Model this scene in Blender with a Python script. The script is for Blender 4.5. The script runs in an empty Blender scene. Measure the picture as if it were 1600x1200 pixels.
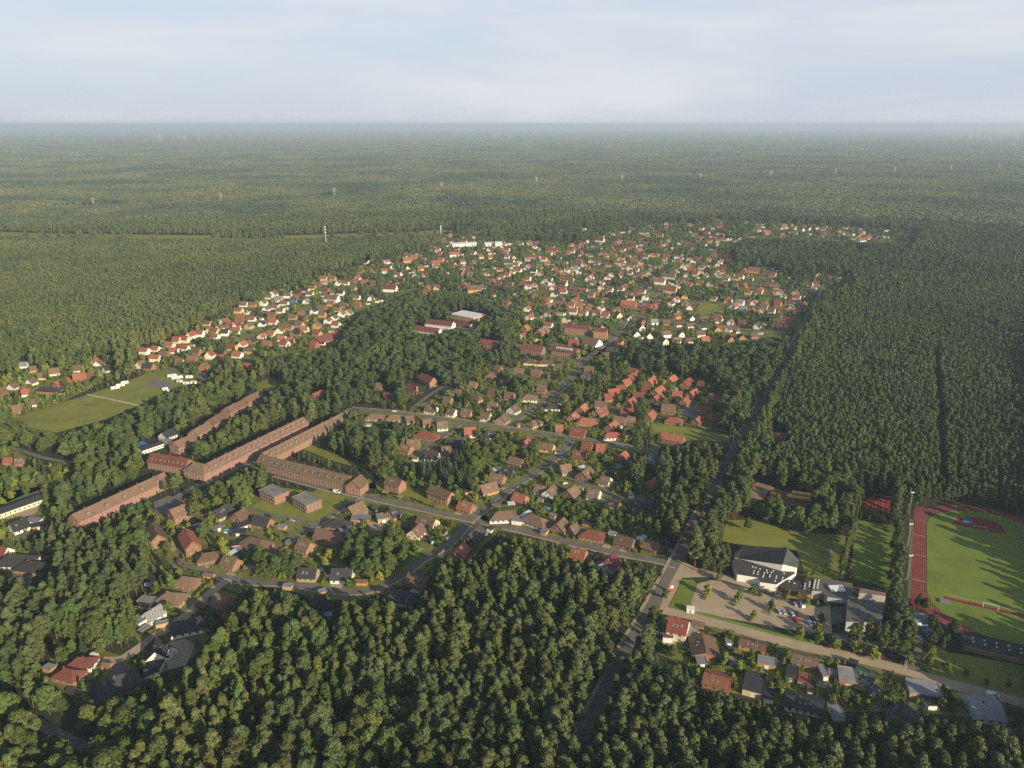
import bpy, math, random
import numpy as np
from mathutils import Vector, Matrix
R = math.radians
random.seed(7)
rng = np.random.default_rng(7)
sc = bpy.context.scene
C = sc.collection

# ------------------------------------------------------------------ camera, light, exposure
IW, IH, FPX, CAMH = 1600, 1200, 1217.0, 250.0
HORIZON_Y = 194.0
PITCH = math.atan((600 - HORIZON_Y) / FPX)
cam = bpy.data.cameras.new('camera')
cam.sensor_width = 36.0
cam.lens = 36.0 * FPX / IW
cam.clip_start = 1.0
cam.clip_end = 300000.0
camo = bpy.data.objects.new('camera', cam)
C.objects.link(camo)
camo.location = (0, 0, CAMH)
camo.rotation_euler = (math.pi / 2 - PITCH, 0, 0)
sc.camera = camo

SUN_EL, SUN_AZ = R(19.0), R(138.0)          # azimuth clockwise from the view direction
sd = Vector((math.sin(SUN_AZ) * math.cos(SUN_EL), math.cos(SUN_AZ) * math.cos(SUN_EL), math.sin(SUN_EL)))
sun = bpy.data.lights.new('sun', 'SUN')
sun.energy = 5.0
sun.angle = R(0.5)
sun.color = (1.0, 0.84, 0.58)
suno = bpy.data.objects.new('sun', sun)
C.objects.link(suno)
suno.rotation_euler = (-sd).to_track_quat('-Z', 'Y').to_euler()

world = bpy.data.worlds.new('World')
sc.world = world
world.use_nodes = True
wn, wl = world.node_tree.nodes, world.node_tree.links
bg = wn['Background']
sky = wn.new('ShaderNodeTexSky')
sky.sky_type = 'NISHITA'
sky.sun_disc = False
sky.sun_elevation = SUN_EL
sky.sun_rotation = SUN_AZ
sky.altitude = 250
sky.dust_density = 2.0
tc = wn.new('ShaderNodeTexCoord')
mp = wn.new('ShaderNodeMapping')
mp.inputs['Scale'].default_value = (1.8, 1.8, 10.0)
mp.inputs['Rotation'].default_value = (0.0, R(4), R(25))
wl.new(tc.outputs['Generated'], mp.inputs['Vector'])
nz = wn.new('ShaderNodeTexNoise')
nz.inputs['Scale'].default_value = 1.5
nz.inputs['Detail'].default_value = 5.0
nz.inputs['Roughness'].default_value = 0.55
nz.inputs['Distortion'].default_value = 0.4
wl.new(mp.outputs['Vector'], nz.inputs['Vector'])
rmp = wn.new('ShaderNodeMapRange')
rmp.inputs['From Min'].default_value = 0.36
rmp.inputs['From Max'].default_value = 0.72
rmp.inputs['To Min'].default_value = 0.82
rmp.inputs['To Max'].default_value = 0.97
wl.new(nz.outputs['Fac'], rmp.inputs['Value'])
# a veil of high thin cloud: bluish where thin, warm white where thick
cl = wn.new('ShaderNodeMix')
cl.data_type = 'RGBA'
cl.inputs[6].default_value = (4.75, 5.4, 6.45, 1)
cl.inputs[7].default_value = (5.75, 5.95, 6.35, 1)
cr_ = wn.new('ShaderNodeMapRange')
cr_.inputs['From Min'].default_value = 0.36
cr_.inputs['From Max'].default_value = 0.66
wl.new(nz.outputs['Fac'], cr_.inputs['Value'])
wl.new(cr_.outputs['Result'], cl.inputs[0])
mx = wn.new('ShaderNodeMix')
mx.data_type = 'RGBA'
sep = wn.new('ShaderNodeSeparateXYZ')
wl.new(tc.outputs['Generated'], sep.inputs[0])
el = wn.new('ShaderNodeMapRange')            # the veil lies low over the horizon, the sky overhead is clear
el.inputs['From Min'].default_value = 0.16
el.inputs['From Max'].default_value = 0.42
el.inputs['To Min'].default_value = 1.0
el.inputs['To Max'].default_value = 0.02
wl.new(sep.outputs['Z'], el.inputs['Value'])
mlt = wn.new('ShaderNodeMath')
mlt.operation = 'MULTIPLY'
wl.new(rmp.outputs['Result'], mlt.inputs[0])
wl.new(el.outputs['Result'], mlt.inputs[1])
wl.new(mlt.outputs[0], mx.inputs[0])
wl.new(sky.outputs['Color'], mx.inputs[6])
wl.new(cl.outputs[2], mx.inputs[7])
wl.new(mx.outputs[2], bg.inputs['Color'])
bg.inputs['Strength'].default_value = 0.1

sc.view_settings.view_transform = 'Standard'
sc.view_settings.look = 'None'
sc.view_settings.exposure = 0.40
sc.view_settings.gamma = 1.0
sc.render.engine = 'CYCLES'
sc.cycles.max_bounces = 5
sc.cycles.diffuse_bounces = 2
sc.cycles.glossy_bounces = 2
sc.cycles.transparent_max_bounces = 6
sc.cycles.volume_bounces = 1
sc.cycles.use_denoising = False
sc.cycles.use_adaptive_sampling = False
HAZE_DENSITY = 8.0e-5

# ------------------------------------------------------------------ pixel <-> ground
cp, sp_ = math.cos(PITCH), math.sin(PITCH)
def G(x, y, z=0.0):
    """the point at height z seen at photo pixel (x, y)"""
    a, b = (x - 800) / FPX, (600 - y) / FPX
    dx, dy, dz = a, cp + b * sp_, -sp_ + b * cp
    t = (z - CAMH) / dz
    return Vector((dx * t, dy * t, z))
def proj(P):
    """numpy (n,3) world -> pixel x, y"""
    x, y, z = P[:, 0], P[:, 1], P[:, 2] - CAMH
    d = y * cp - z * sp_
    u = y * sp_ + z * cp
    return 800 + FPX * x / d, 600 - FPX * u / d

# ------------------------------------------------------------------ helpers
def tag(o, label=None, cat=None, group=None, kind=None):
    if label: o['label'] = label
    if cat: o['category'] = cat
    if group: o['group'] = group
    if kind: o['kind'] = kind
    return o
def empty(name, loc, rz=0.0):
    o = bpy.data.objects.new(name, None)
    C.objects.link(o)
    o.location = loc
    o.rotation_euler = (0, 0, rz)
    o.empty_display_size = 0.5
    return o
class MB:
    def __init__(s): s.v, s.f, s.m = [], [], []
    def face(s, pts, m=0):
        n = len(s.v)
        s.v += [tuple(p) for p in pts]
        s.f.append(tuple(range(n, n + len(pts))))
        s.m.append(m)
    def prism(s, poly, z0, z1, m=0, mt=None):
        """upright prism over a counter-clockwise polygon"""
        n = len(s.v); k = len(poly)
        s.v += [(p[0], p[1], z0) for p in poly] + [(p[0], p[1], z1) for p in poly]
        for i in range(k):
            j = (i + 1) % k
            s.f.append((n + i, n + j, n + k + j, n + k + i)); s.m.append(m)
        s.f.append(tuple(n + k + i for i in range(k))); s.m.append(m if mt is None else mt)
        s.f.append(tuple(n + i for i in reversed(range(k)))); s.m.append(m)
    def box(s, x0, y0, z0, x1, y1, z1, m=0):
        s.prism([(x0, y0), (x1, y0), (x1, y1), (x0, y1)], z0, z1, m)
    def slab(s, quad, th, m=0):
        """quad of 3-d points thickened downwards"""
        n = len(s.v); k = len(quad)
        s.v += [tuple(p) for p in quad] + [(p[0], p[1], p[2] - th) for p in quad]
        s.f.append(tuple(n + i for i in range(k))); s.m.append(m)
        s.f.append(tuple(n + k + i for i in reversed(range(k)))); s.m.append(m)
        for i in range(k):
            j = (i + 1) % k
            s.f.append((n + j, n + i, n + k + i, n + k + j)); s.m.append(m)
    def tube(s, a, b, r0, r1, n=6, m=0):
        a, b = Vector(a), Vector(b)
        d = (b - a).normalized()
        u = d.orthogonal().normalized(); w = d.cross(u)
        k = len(s.v)
        for p, r in ((a, r0), (b, r1)):
            for i in range(n):
                t = 2 * math.pi * i / n
                s.v.append(tuple(p + (u * math.cos(t) + w * math.sin(t)) * r))
        for i in range(n):
            j = (i + 1) % n
            s.f.append((k + i, k + j, k + n + j, k + n + i)); s.m.append(m)
        s.f.append(tuple(k + n + i for i in range(n))); s.m.append(m)
        s.f.append(tuple(k + i for i in reversed(range(n)))); s.m.append(m)
    def mesh(s, name, mats):
        me = bpy.data.meshes.new(name)
        me.from_pydata(s.v, [], s.f)
        for m in mats: me.materials.append(m)
        if len(mats) > 1: me.polygons.foreach_set('material_index', s.m)
        me.update()
        return me
    def build(s, name, mats, parent=None, loc=None):
        if not isinstance(mats, (list, tuple)): mats = [mats]
        return link(name, s.mesh(name, mats), parent, loc)
def link(name, me, parent=None, loc=None):
    o = bpy.data.objects.new(name, me)
    C.objects.link(o)
    if parent is not None: o.parent = parent
    if loc is not None: o.location = loc
    return o

# ------------------------------------------------------------------ materials
def mat(name, col, rough=0.85, var=0.0, nscale=0.3, namp=0.25, coord='Object', spec=0.2, metal=0.0, col2=None, hue=0.0, island=False, trans=0.0, bump=0.0):
    m = bpy.data.materials.new(name)
    m.use_nodes = True
    nt = m.node_tree; n, l = nt.nodes, nt.links
    b = n['Principled BSDF']
    b.inputs['Roughness'].default_value = rough
    b.inputs['Specular IOR Level'].default_value = spec
    b.inputs['Metallic'].default_value = metal
    tcn = n.new('ShaderNodeTexCoord')
    if coord == 'World':
        geo = n.new('ShaderNodeNewGeometry'); src = geo.outputs['Position']
    else:
        src = tcn.outputs[coord]
    nz = n.new('ShaderNodeTexNoise')
    nz.inputs['Scale'].default_value = nscale
    nz.inputs['Detail'].default_value = 4
    nz.inputs['Roughness'].default_value = 0.6
    l.new(src, nz.inputs['Vector'])
    mixn = n.new('ShaderNodeMix'); mixn.data_type = 'RGBA'
    c2 = col2 if col2 else tuple(c * (1 - 2 * namp) for c in col)
    mixn.inputs[6].default_value = (*c2, 1)
    mixn.inputs[7].default_value = (*col, 1)
    mr = n.new('ShaderNodeMapRange')
    mr.inputs['From Min'].default_value = 0.32; mr.inputs['From Max'].default_value = 0.68
    l.new(nz.outputs['Fac'], mr.inputs['Value'])
    l.new(mr.outputs['Result'], mixn.inputs[0])
    out = mixn.outputs[2]
    if var:
        hs = n.new('ShaderNodeHueSaturation')
        if island:
            g2 = n.new('ShaderNodeNewGeometry'); rnd = g2.outputs['Random Per Island']
        else:
            oi = n.new('ShaderNodeObjectInfo'); rnd = oi.outputs['Random']
        m1 = n.new('ShaderNodeMapRange')
        m1.inputs['To Min'].default_value = 1 - var; m1.inputs['To Max'].default_value = 1 + var
        l.new(rnd, m1.inputs['Value'])
        l.new(m1.outputs['Result'], hs.inputs['Value'])
        if hue:
            wt = n.new('ShaderNodeTexWhiteNoise'); wt.noise_dimensions = '1D'
            l.new(rnd, wt.inputs['W'])
            m2 = n.new('ShaderNodeMapRange')
            m2.inputs['To Min'].default_value = 0.5 - hue; m2.inputs['To Max'].default_value = 0.5 + hue
            l.new(wt.outputs['Value'], m2.inputs['Value'])
            l.new(m2.outputs['Result'], hs.inputs['Hue'])
        l.new(out, hs.inputs['Color'])
        out = hs.outputs['Color']
    l.new(out, b.inputs['Base Color'])
    if bump:
        bp = n.new('ShaderNodeBump'); bp.inputs['Strength'].default_value = bump
        l.new(nz.outputs['Fac'], bp.inputs['Height']); l.new(bp.outputs['Normal'], b.inputs['Normal'])
    if trans:
        tr = n.new('ShaderNodeBsdfTranslucent'); l.new(out, tr.inputs['Color'])
        ms = n.new('ShaderNodeMixShader'); ms.inputs[0].default_value = trans
        l.new(b.outputs[0], ms.inputs[1]); l.new(tr.outputs[0], ms.inputs[2])
        l.new(ms.outputs[0], n['Material Output'].inputs['Surface'])
    return m

def leafmat(name, a, b_, stand=0.004, var=0.28, hue=0.025, trans=0.12):
    """foliage: two greens mixed by broad stands of the forest, each tree a little different"""
    m = mat(name, a, 0.75, var, 1.0, 0.2, 'World', spec=0.12, col2=b_, hue=hue, trans=trans)
    for nd in m.node_tree.nodes:
        if nd.type == 'TEX_NOISE':
            nd.inputs['Scale'].default_value = stand
            nd.inputs['Detail'].default_value = 3
    return m

WALL = {
 'w': ('white', mat('white_render', (0.80, 0.78, 0.73), 0.9, 0.06, 0.4, 0.06)),
 'c': ('cream', mat('cream_render', (0.72, 0.62, 0.44), 0.9, 0.1, 0.4, 0.06)),
 'b': ('brick', mat('red_brick', (0.32, 0.165, 0.105), 0.9, 0.22, 1.2, 0.12, hue=0.012)),
 'o': ('ochre', mat('ochre_brick', (0.52, 0.29, 0.10), 0.9, 0.12, 0.8, 0.1)),
 'y': ('yellow', mat('yellow_render', (0.75, 0.52, 0.17), 0.9, 0.08, 0.4, 0.06)),
 't': ('tan', mat('tan_brick', (0.45, 0.32, 0.20), 0.9, 0.15, 0.8, 0.1)),
 'k': ('blue', mat('blue_paint', (0.16, 0.32, 0.62), 0.8, 0.05)),
 'g': ('dark timber', mat('dark_timber', (0.07, 0.06, 0.05), 0.8, 0.15)),
 'P': ('crimson', mat('crimson_paint', (0.5, 0.04, 0.09), 0.8, 0.05)),
}
ROOF = {
 'r': ('red', mat('red_tile', (0.31, 0.112, 0.074), 0.75, 0.28, 0.35, 0.14, hue=0.012)),
 'R': ('dark red', mat('dark_red_tile', (0.185, 0.068, 0.05), 0.75, 0.2, 0.35, 0.14)),
 'n': ('brown', mat('brown_tile', (0.190, 0.125, 0.088), 0.8, 0.25, 0.35, 0.14, hue=0.015)),
 'd': ('anthracite', mat('anthracite_tile', (0.050, 0.050, 0.055), 0.7, 0.25, 0.35, 0.14)),
 'g': ('grey', mat('grey_tile', (0.24, 0.25, 0.27), 0.8, 0.15, 0.35, 0.12)),
 'f': ('pale grey', mat('flat_gravel', (0.30, 0.285, 0.26), 0.9, 0.12, 0.25, 0.22)),
 'G': ('green', mat('green_sheet', (0.06, 0.12, 0.08), 0.7, 0.1)),
 'P': ('plum red', mat('plum_tile', (0.20, 0.055, 0.075), 0.6, 0.05)),
 'W': ('white', mat('white_sheet', (0.72, 0.74, 0.78), 0.6, 0.05, 0.4, 0.08)),
 'K': ('blue', mat('blue_sheet', (0.08, 0.22, 0.60), 0.6, 0.05)),
}
M_glass = mat('window_glass', (0.03, 0.035, 0.045), 0.15, spec=0.5, namp=0.05)
M_frame = mat('white_frame', (0.78, 0.78, 0.76), 0.6, namp=0.05)
M_chim = mat('chimney_brick', (0.20, 0.10, 0.075), 0.9, 0.2)
M_metal = mat('grey_metal', (0.42, 0.43, 0.44), 0.5, metal=0.3, namp=0.05)
M_concrete = mat('concrete', (0.42, 0.40, 0.37), 0.9, 0.1, 0.3, 0.12)
M_bark = mat('pine_bark', (0.22, 0.125, 0.08), 0.9, 0.2)
M_bark2 = mat('broadleaf_bark', (0.13, 0.105, 0.085), 0.9, 0.2)
M_tyre = mat('tyre_rubber', (0.02, 0.02, 0.02), 0.8)
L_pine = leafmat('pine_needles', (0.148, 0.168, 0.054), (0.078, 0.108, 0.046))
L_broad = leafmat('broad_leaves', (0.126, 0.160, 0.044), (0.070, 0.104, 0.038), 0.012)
L_shade_dark = leafmat('dark_leaves', (0.095, 0.128, 0.046), (0.062, 0.092, 0.036), 0.012)  # darker greens that hold the cloud shade over the central wood
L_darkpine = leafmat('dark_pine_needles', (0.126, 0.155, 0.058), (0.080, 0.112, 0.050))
L_garden = leafmat('garden_leaves', (0.215, 0.25, 0.048), (0.075, 0.12, 0.036), 0.05, 0.38, 0.035)
L_spruce = leafmat('spruce_needles', (0.080, 0.110, 0.042), (0.060, 0.088, 0.042), 0.02)
L_far = leafmat('far_canopy', (0.160, 0.174, 0.070), (0.072, 0.103, 0.056), 0.0022, 0.18, 0.02, 0.0)
for nd in L_far.node_tree.nodes:
    if nd.type == 'MAP_RANGE' and abs(nd.inputs['From Min'].default_value - .32) < 1e-4:
        nd.inputs['From Min'].default_value = .40; nd.inputs['From Max'].default_value = .58

# ------------------------------------------------------------------ masks in photo pixels (half size): what stays open
MW, MH = 800, 600
gx, gy = np.meshgrid(np.arange(MW) * 2 + 1, np.arange(MH) * 2 + 1)
def pip(px, py, poly):
    inside = np.zeros(px.shape, bool)
    n = len(poly); j = n - 1
    for i in range(n):
        xi, yi = poly[i]; xj, yj = poly[j]
        c = ((yi > py) != (yj > py)) & (px < (xj - xi) * (py - yi) / ((yj - yi) if yj != yi else 1e-9) + xi)
        inside ^= c
        j = i
    return inside
def paint(mask, poly): mask |= pip(gx, gy, poly)
def paintline(mask, pts, wpx):
    for (x0, y0), (x1, y1) in zip(pts, pts[1:]):
        dx, dy = x1 - x0, y1 - y0
        t = np.clip(((gx - x0) * dx + (gy - y0) * dy) / (dx * dx + dy * dy + 1e-9), 0, 1)
        mask |= (gx - x0 - t * dx) ** 2 + (gy - y0 - t * dy) ** 2 < wpx * wpx
def look(mask, px, py):
    ix = np.clip((px / 2).astype(int), -1, MW); iy = np.clip((py / 2).astype(int), -1, MH)
    ok = (ix >= 0) & (ix < MW) & (iy >= 0) & (iy < MH)
    r = np.zeros(px.shape, bool)
    r[ok] = mask[iy[ok], ix[ok]]
    return r
M_VIL = np.zeros((MH, MW), bool)      # gardens and settlements
M_OPEN = np.zeros((MH, MW), bool)     # fields, roads, courts that stay in view
M_HOUSE = np.zeros((MH, MW), bool)    # buildings that stay in view
NOPLANT = []                          # (points, half width in m) world polylines without trees

VILLAGE = [
 [(0,735),(60,728),(110,722),(108,745),(75,765),(40,772),(0,790)],
 [(240,800),(330,762),(395,772),(440,800),(500,762),(560,770),(640,775),(760,805),(778,832),(735,872),(690,872),(655,905),(600,925),(560,938),(500,936),(430,915),(380,920),(335,985),(290,1040),(215,1062),(222,1012),(205,985),(205,950),(260,905),(235,870),(225,830)],
 [(78,1020),(110,1008),(160,1016),(215,1032),(228,1060),(180,1094),(120,1096),(75,1062)],
 [(560,640),(640,640),(665,628),(740,600),(760,575),(830,560),(900,540),(960,530),(985,580),(1110,592),(1128,660),(1075,690),(1030,700),(1022,790),(1048,868),(880,876),(866,842),(770,828),(740,800),(640,768),(590,757),(600,700),(565,690)],
 [(545,505),(520,540),(480,545),(420,560),(350,562),(300,600),(240,612),(212,560),(300,515),(350,490),(420,455),(500,430),(600,405),(680,385),(705,368),(800,375),(900,385),(1000,350),(1100,350),(1175,362),(1150,380),(1140,425),(1200,418),(1265,440),(1290,425),(1340,440),(1275,455),(1258,500),(1240,520),(1180,532),(1060,528),(960,534),(930,560),(800,545),(800,492),(745,460),(650,452),(610,468),(570,482)],
 [(1090,345),(1230,350),(1330,356),(1430,362),(1430,378),(1330,378),(1220,372),(1090,372)],
 [(0,590),(60,575),(140,558),(180,560),(178,590),(110,622),(60,655),(0,662)],
 [(1025,975),(1045,960),(1090,970),(1300,1025),(1600,1105),(1600,1128),(1420,1112),(1260,1112),(1150,1084),(1090,1068),(1075,1040),(1028,1022)],
 [(0,770),(60,760),(80,775),(75,815),(30,850),(60,880),(45,905),(0,900)],
 [(0,700),(20,700),(45,715),(30,730),(0,730)],
]
for p in VILLAGE: paint(M_VIL, p)
FIELDS = {
 'meadow': [(28,652),(80,634),(137,617),(200,595),(225,585),(262,577),(282,583),(283,600),(262,610),(220,632),(160,657),(88,676),(45,668)],
 'hall_meadow': [(1135,812),(1175,813),(1240,830),(1330,838),(1318,905),(1262,905),(1245,860),(1150,850),(1128,845)],
 'small_field': [(1336,812),(1400,822),(1392,918),(1330,905)],
 'verge': [(1432,1040),(1455,1052),(1530,1076),(1600,1093),(1600,1040),(1500,1022),(1455,1015)],
 'corner_lawn': [(1066,905),(1083,906),(1090,914),(1079,945),(1084,955),(1140,968),(1215,989),(1275,1001),(1272,1008),(1225,1000),(1150,979),(1094,965),(1045,949)],
 'block_lawn': [(432,690),(470,700),(520,720),(558,730),(580,745),(560,760),(590,765),(580,740),(540,715),(500,700),(500,680),(470,678)],
 'block_green': [(395,790),(440,762),(500,770),(540,775),(534,790),(490,815),(450,808),(395,793)],
 'far_lawn': [(1095,474),(1132,476),(1130,490),(1092,488)],
 'pale_lawn': [(400,600),(425,588),(442,597),(425,610),(402,612)],
 'estate_lawn': [(1020,660),(1060,667),(1140,680),(1140,690),(1080,688),(1020,672)],
 'street_lawn': [(560,760),(610,768),(690,795),(735,805),(725,795),(700,785),(690,790),(640,765),(590,752)],
 'far_field': [(1360,232),(1405,232.6),(1404,234.6),(1358,234.4)],
}
ROADS = [  # photo pixels, width in m, kept open in the picture (half width in px, 0 = may be hidden)
 ([(870,1230),(900,1170),(950,1070),(975,1020),(1003,975),(1020,945),(1045,900),(1060,872),(1080,830),(1105,785),(1140,715),(1178,648),(1212,590),(1240,540),(1264,492),(1285,458),(1303,428)], 5.6, 0.5),
 ([(1058,884),(1030,876),(977,867),(930,857),(889,848),(850,838),(776,820),(735,812),(701,805),(655,794),(600,783),(555,772),(508,763),(470,752),(430,742)], 6.5, 4),
 ([(548,638),(600,642),(625,645),(712,657),(760,663),(790,669),(830,674),(867,680),(940,690),(1020,706)], 6.0, 3),
 ([(1045,440),(1026,460),(1009,470),(985,491),(960,527),(948,537),(906,566),(890,594),(877,609),(844,630),(805,657),(788,669)], 6.0, 3),
 ([(892,686),(880,707),(857,725),(835,740),(801,760),(779,779),(760,794),(735,812)], 6.5, 4),
 ([(735,812),(720,832),(705,848),(686,865),(662,872),(637,895),(600,915),(562,927),(512,922),(450,912),(387,910),(350,902),(325,895),(300,887),(268,880)], 6.0, 4),
 ([(355,905),(328,925),(300,954),(272,974),(249,989),(216,1012),(187,1032),(160,1031)], 5.5, 3),
 ([(386,796),(431,805),(469,816),(497,820)], 5.0, 2),
 ([(562,774),(534,792),(497,820),(469,835),(442,852),(420,867)], 6.0, 3),
 ([(717,663),(692,682),(650,712)], 5.5, 3),
 ([(885,745),(900,750),(921,760),(940,764),(959,777),(975,779),(1022,781)], 5.0, 2),
 ([(1036,954),(1094,968),(1150,983),(1225,1004),(1300,1020),(1356,1033),(1420,1050),(1450,1059),(1487,1070),(1544,1085),(1620,1103)], 7.0, 5),
 ([(1300,992),(1347,1001),(1394,1014),(1420,1022),(1428,1046)], 5.0, 2),
 ([(1426,1048),(1432,1010),(1436,985)], 6.0, 3),
 ([(250,805),(262,786),(300,762),(330,752),(400,716),(440,703),(480,683),(520,660),(548,638)], 7.0, 2),
 ([(26,701),(50,710),(70,716),(110,724),(160,714),(185,720)], 5.0, 2),
 ([(100,752),(60,768),(0,795)], 5.0, 0),
 ([(780,580),(790,574),(830,588),(870,592)], 5.0, 1),
 ([(830,545),(870,556),(906,566)], 5.0, 1),
 ([(980,592),(1010,594)], 5.0, 1),
 ([(952,630),(962,648),(955,680)], 4.5, 1),
 ([(985,492),(1060,505),(1160,515),(1235,528)], 5.0, 1),
 ([(1060,468),(1110,474),(1180,478),(1230,484)], 5.0, 1),
 ([(1172,455),(1186,440),(1203,418)], 6.5, 2),
 ([(868,470),(880,462),(895,452),(908,430),(905,420)], 5.5, 1),
 ([(400,500),(450,505),(500,508),(560,490)], 4.5, 1),
 ([(645,638),(665,622),(690,605)], 5.0, 2),
 ([(0,885),(30,898),(48,915)], 5.5, 2),
 ([(0,1098),(50,1125),(95,1150),(140,1172)], 6.0, 2),
]
CLEAR = [  # rides, the railway cutting, the power line
 ([(-100,362),(0,366),(120,369),(340,371),(440,371),(520,369),(620,366),(700,362)], 30, 1.9),
 ([(700,362),(790,366),(860,362),(930,360)], 22, 1.1),
 ([(-50,333),(0,330),(147,322),(346,315),(523,306),(690,296),(838,287),(972,284),(1094,281),(1204,276),(1305,273),(1397,271),(1485,268),(1640,264)], 16, 0.0),
 ([(1462,560),(1466,640),(1471,760)], 3.2, 0.0),
 ([(1170,330),(1400,350),(1600,362)], 5, 0.0),
 ([(1500,500),(1600,540)], 5, 0.0),
 ([(1395,265),(1420,247)], 14, 0.6),
 ([(640,236),(652,242)], 20, 0.6),
]
for k, p in FIELDS.items():
    if k not in ('hall_meadow',): paint(M_OPEN, p)
paint(M_OPEN, FIELDS['hall_meadow'])
for pts, w, k in ROADS:
    if k: paintline(M_OPEN, pts, k)
    NOPLANT.append(([G(*p) for p in pts], w * 0.5 + (0.2 if k < 1 else 1.0)))
paintline(M_OPEN, [(880,1210),(905,1160),(950,1070),(975,1020),(1003,975),(1020,945),(1045,900),(1058,875)], 2.4)
paintline(M_OPEN, [(1060,872),(1080,830),(1105,785),(1140,715),(1178,648),(1212,590),(1240,540),(1264,492)], 1.2)
for pts, w, k in CLEAR:
    if k: paintline(M_OPEN, pts, k)
    NOPLANT.append(([G(*p) for p in pts], w))

# ------------------------------------------------------------------ ground, fields, roads
M_ground = mat('forest_floor', (0.050, 0.056, 0.026), 0.95, nscale=0.02, coord='World', col2=(0.032, 0.040, 0.020))
M_garden = mat('garden_ground', (0.215, 0.225, 0.055), 0.95, nscale=0.10, coord='World', col2=(0.095, 0.110, 0.038))
M_grass = mat('meadow_grass', (0.235, 0.235, 0.044), 0.95, nscale=0.05, coord='World', col2=(0.155, 0.175, 0.036))
M_pitch = mat('pitch_grass', (0.175, 0.225, 0.034), 0.95, nscale=0.06, coord='World', col2=(0.128, 0.176, 0.030))
M_asphalt = mat('asphalt', (0.185, 0.170, 0.150), 0.9, nscale=0.15, coord='World', col2=(0.125, 0.115, 0.103))
M_pave = mat('pale_paving', (0.44, 0.345, 0.235), 0.9, nscale=0.12, coord='World', col2=(0.34, 0.265, 0.18))
M_sand = mat('sandy_verge', (0.200, 0.155, 0.100), 0.95, nscale=0.15, coord='World', col2=(0.110, 0.105, 0.050))
M_tartan = mat('red_tartan', (0.25, 0.042, 0.036), 0.85, nscale=0.2, coord='World', col2=(0.15, 0.025, 0.025))
M_court = mat('court_red', (0.33, 0.05, 0.035), 0.85, nscale=0.2, coord='World', col2=(0.26, 0.04, 0.03))
M_line = mat('line_paint', (0.62, 0.56, 0.50), 0.8, namp=0.05)
M_dirt = mat('bare_dirt', (0.33, 0.22, 0.14), 0.95, nscale=0.3, coord='World', namp=0.15)
M_purple = mat('grey_clay', (0.20, 0.17, 0.18), 0.95, nscale=0.2, coord='World', namp=0.1)
M_field = mat('pale_crop', (0.40, 0.36, 0.22), 0.95, namp=0.1)

def sheet(name, pts, z, m, kind='structure'):
    b = MB(); b.face([(p[0], p[1], z) for p in pts])
    me = b.mesh(name, [m])
    if me.polygons[0].normal.z < 0: me.flip_normals()
    o = link(name, me)
    o['kind'] = kind
    return o
E = 95000
sheet('ground', [(-E, -3000), (E, -3000), (E, E), (-E, E)], 0.0, M_ground)
for p in VILLAGE:
    sheet('garden_ground', [G(*q) for q in p], 0.02, M_garden)
for k, p in FIELDS.items():
    m = {'small_field': M_pitch, 'far_field': M_field, 'corner_lawn': M_pitch}.get(k, M_grass)
    sheet('grass_field', [G(*q) for q in p], 0.05, m)
def smooth(pts, it=2):
    for _ in range(it):
        q = [pts[0]]
        for a, b in zip(pts, pts[1:]):
            q += [a * 0.75 + b * 0.25, a * 0.25 + b * 0.75]
        pts = q + [pts[-1]]
    return pts
def ribbon(name, pts, w, z, m, off=0.0, kind='structure'):
    pts = smooth([Vector((p[0], p[1], 0)) for p in pts])
    b = MB(); L, Rr = [], []
    for i, p in enumerate(pts):
        d = (pts[min(i + 1, len(pts) - 1)] - pts[max(i - 1, 0)]); d.normalize()
        nrm = Vector((-d.y, d.x, 0))
        L.append(p + nrm * (off + w / 2)); Rr.append(p + nrm * (off - w / 2))
    for i in range(len(pts) - 1):
        b.face([(Rr[i].x, Rr[i].y, z), (Rr[i + 1].x, Rr[i + 1].y, z), (L[i + 1].x, L[i + 1].y, z), (L[i].x, L[i].y, z)])
    o = b.build(name, m)
    o['kind'] = kind
    return o
for i, (pts, w, k) in enumerate(ROADS):
    W3 = [G(*p) for p in pts]
    z = 0.10 + 0.004 * i
    if i == 0:
        ribbon('road_verge', W3, 9.0, 0.075, M_sand)
        ribbon('cycle_path', W3, 1.9, 0.24, M_pave, 4.2)
        ribbon('road', W3, w, z, M_asphalt)
    elif i == 11:
        ribbon('road', W3, w, z, M_pave)
        ribbon('kerb', W3, 0.35, z + 0.1, M_concrete, w / 2 + 0.2)
    else:
        ribbon('road', W3, w * .86, z, M_asphalt if i in (1, 4, 5, 14, 3, 23) else M_pave if i in (6,) else M_asphalt)
        if k >= 3:
            ribbon('pavement', W3, 1.3, z + 0.09, M_pave, w * .43 + 0.65)
for pts, w, k in CLEAR[:2]:
    ribbon('track', [G(*p) for p in pts], 70, 0.06, M_grass)
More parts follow.
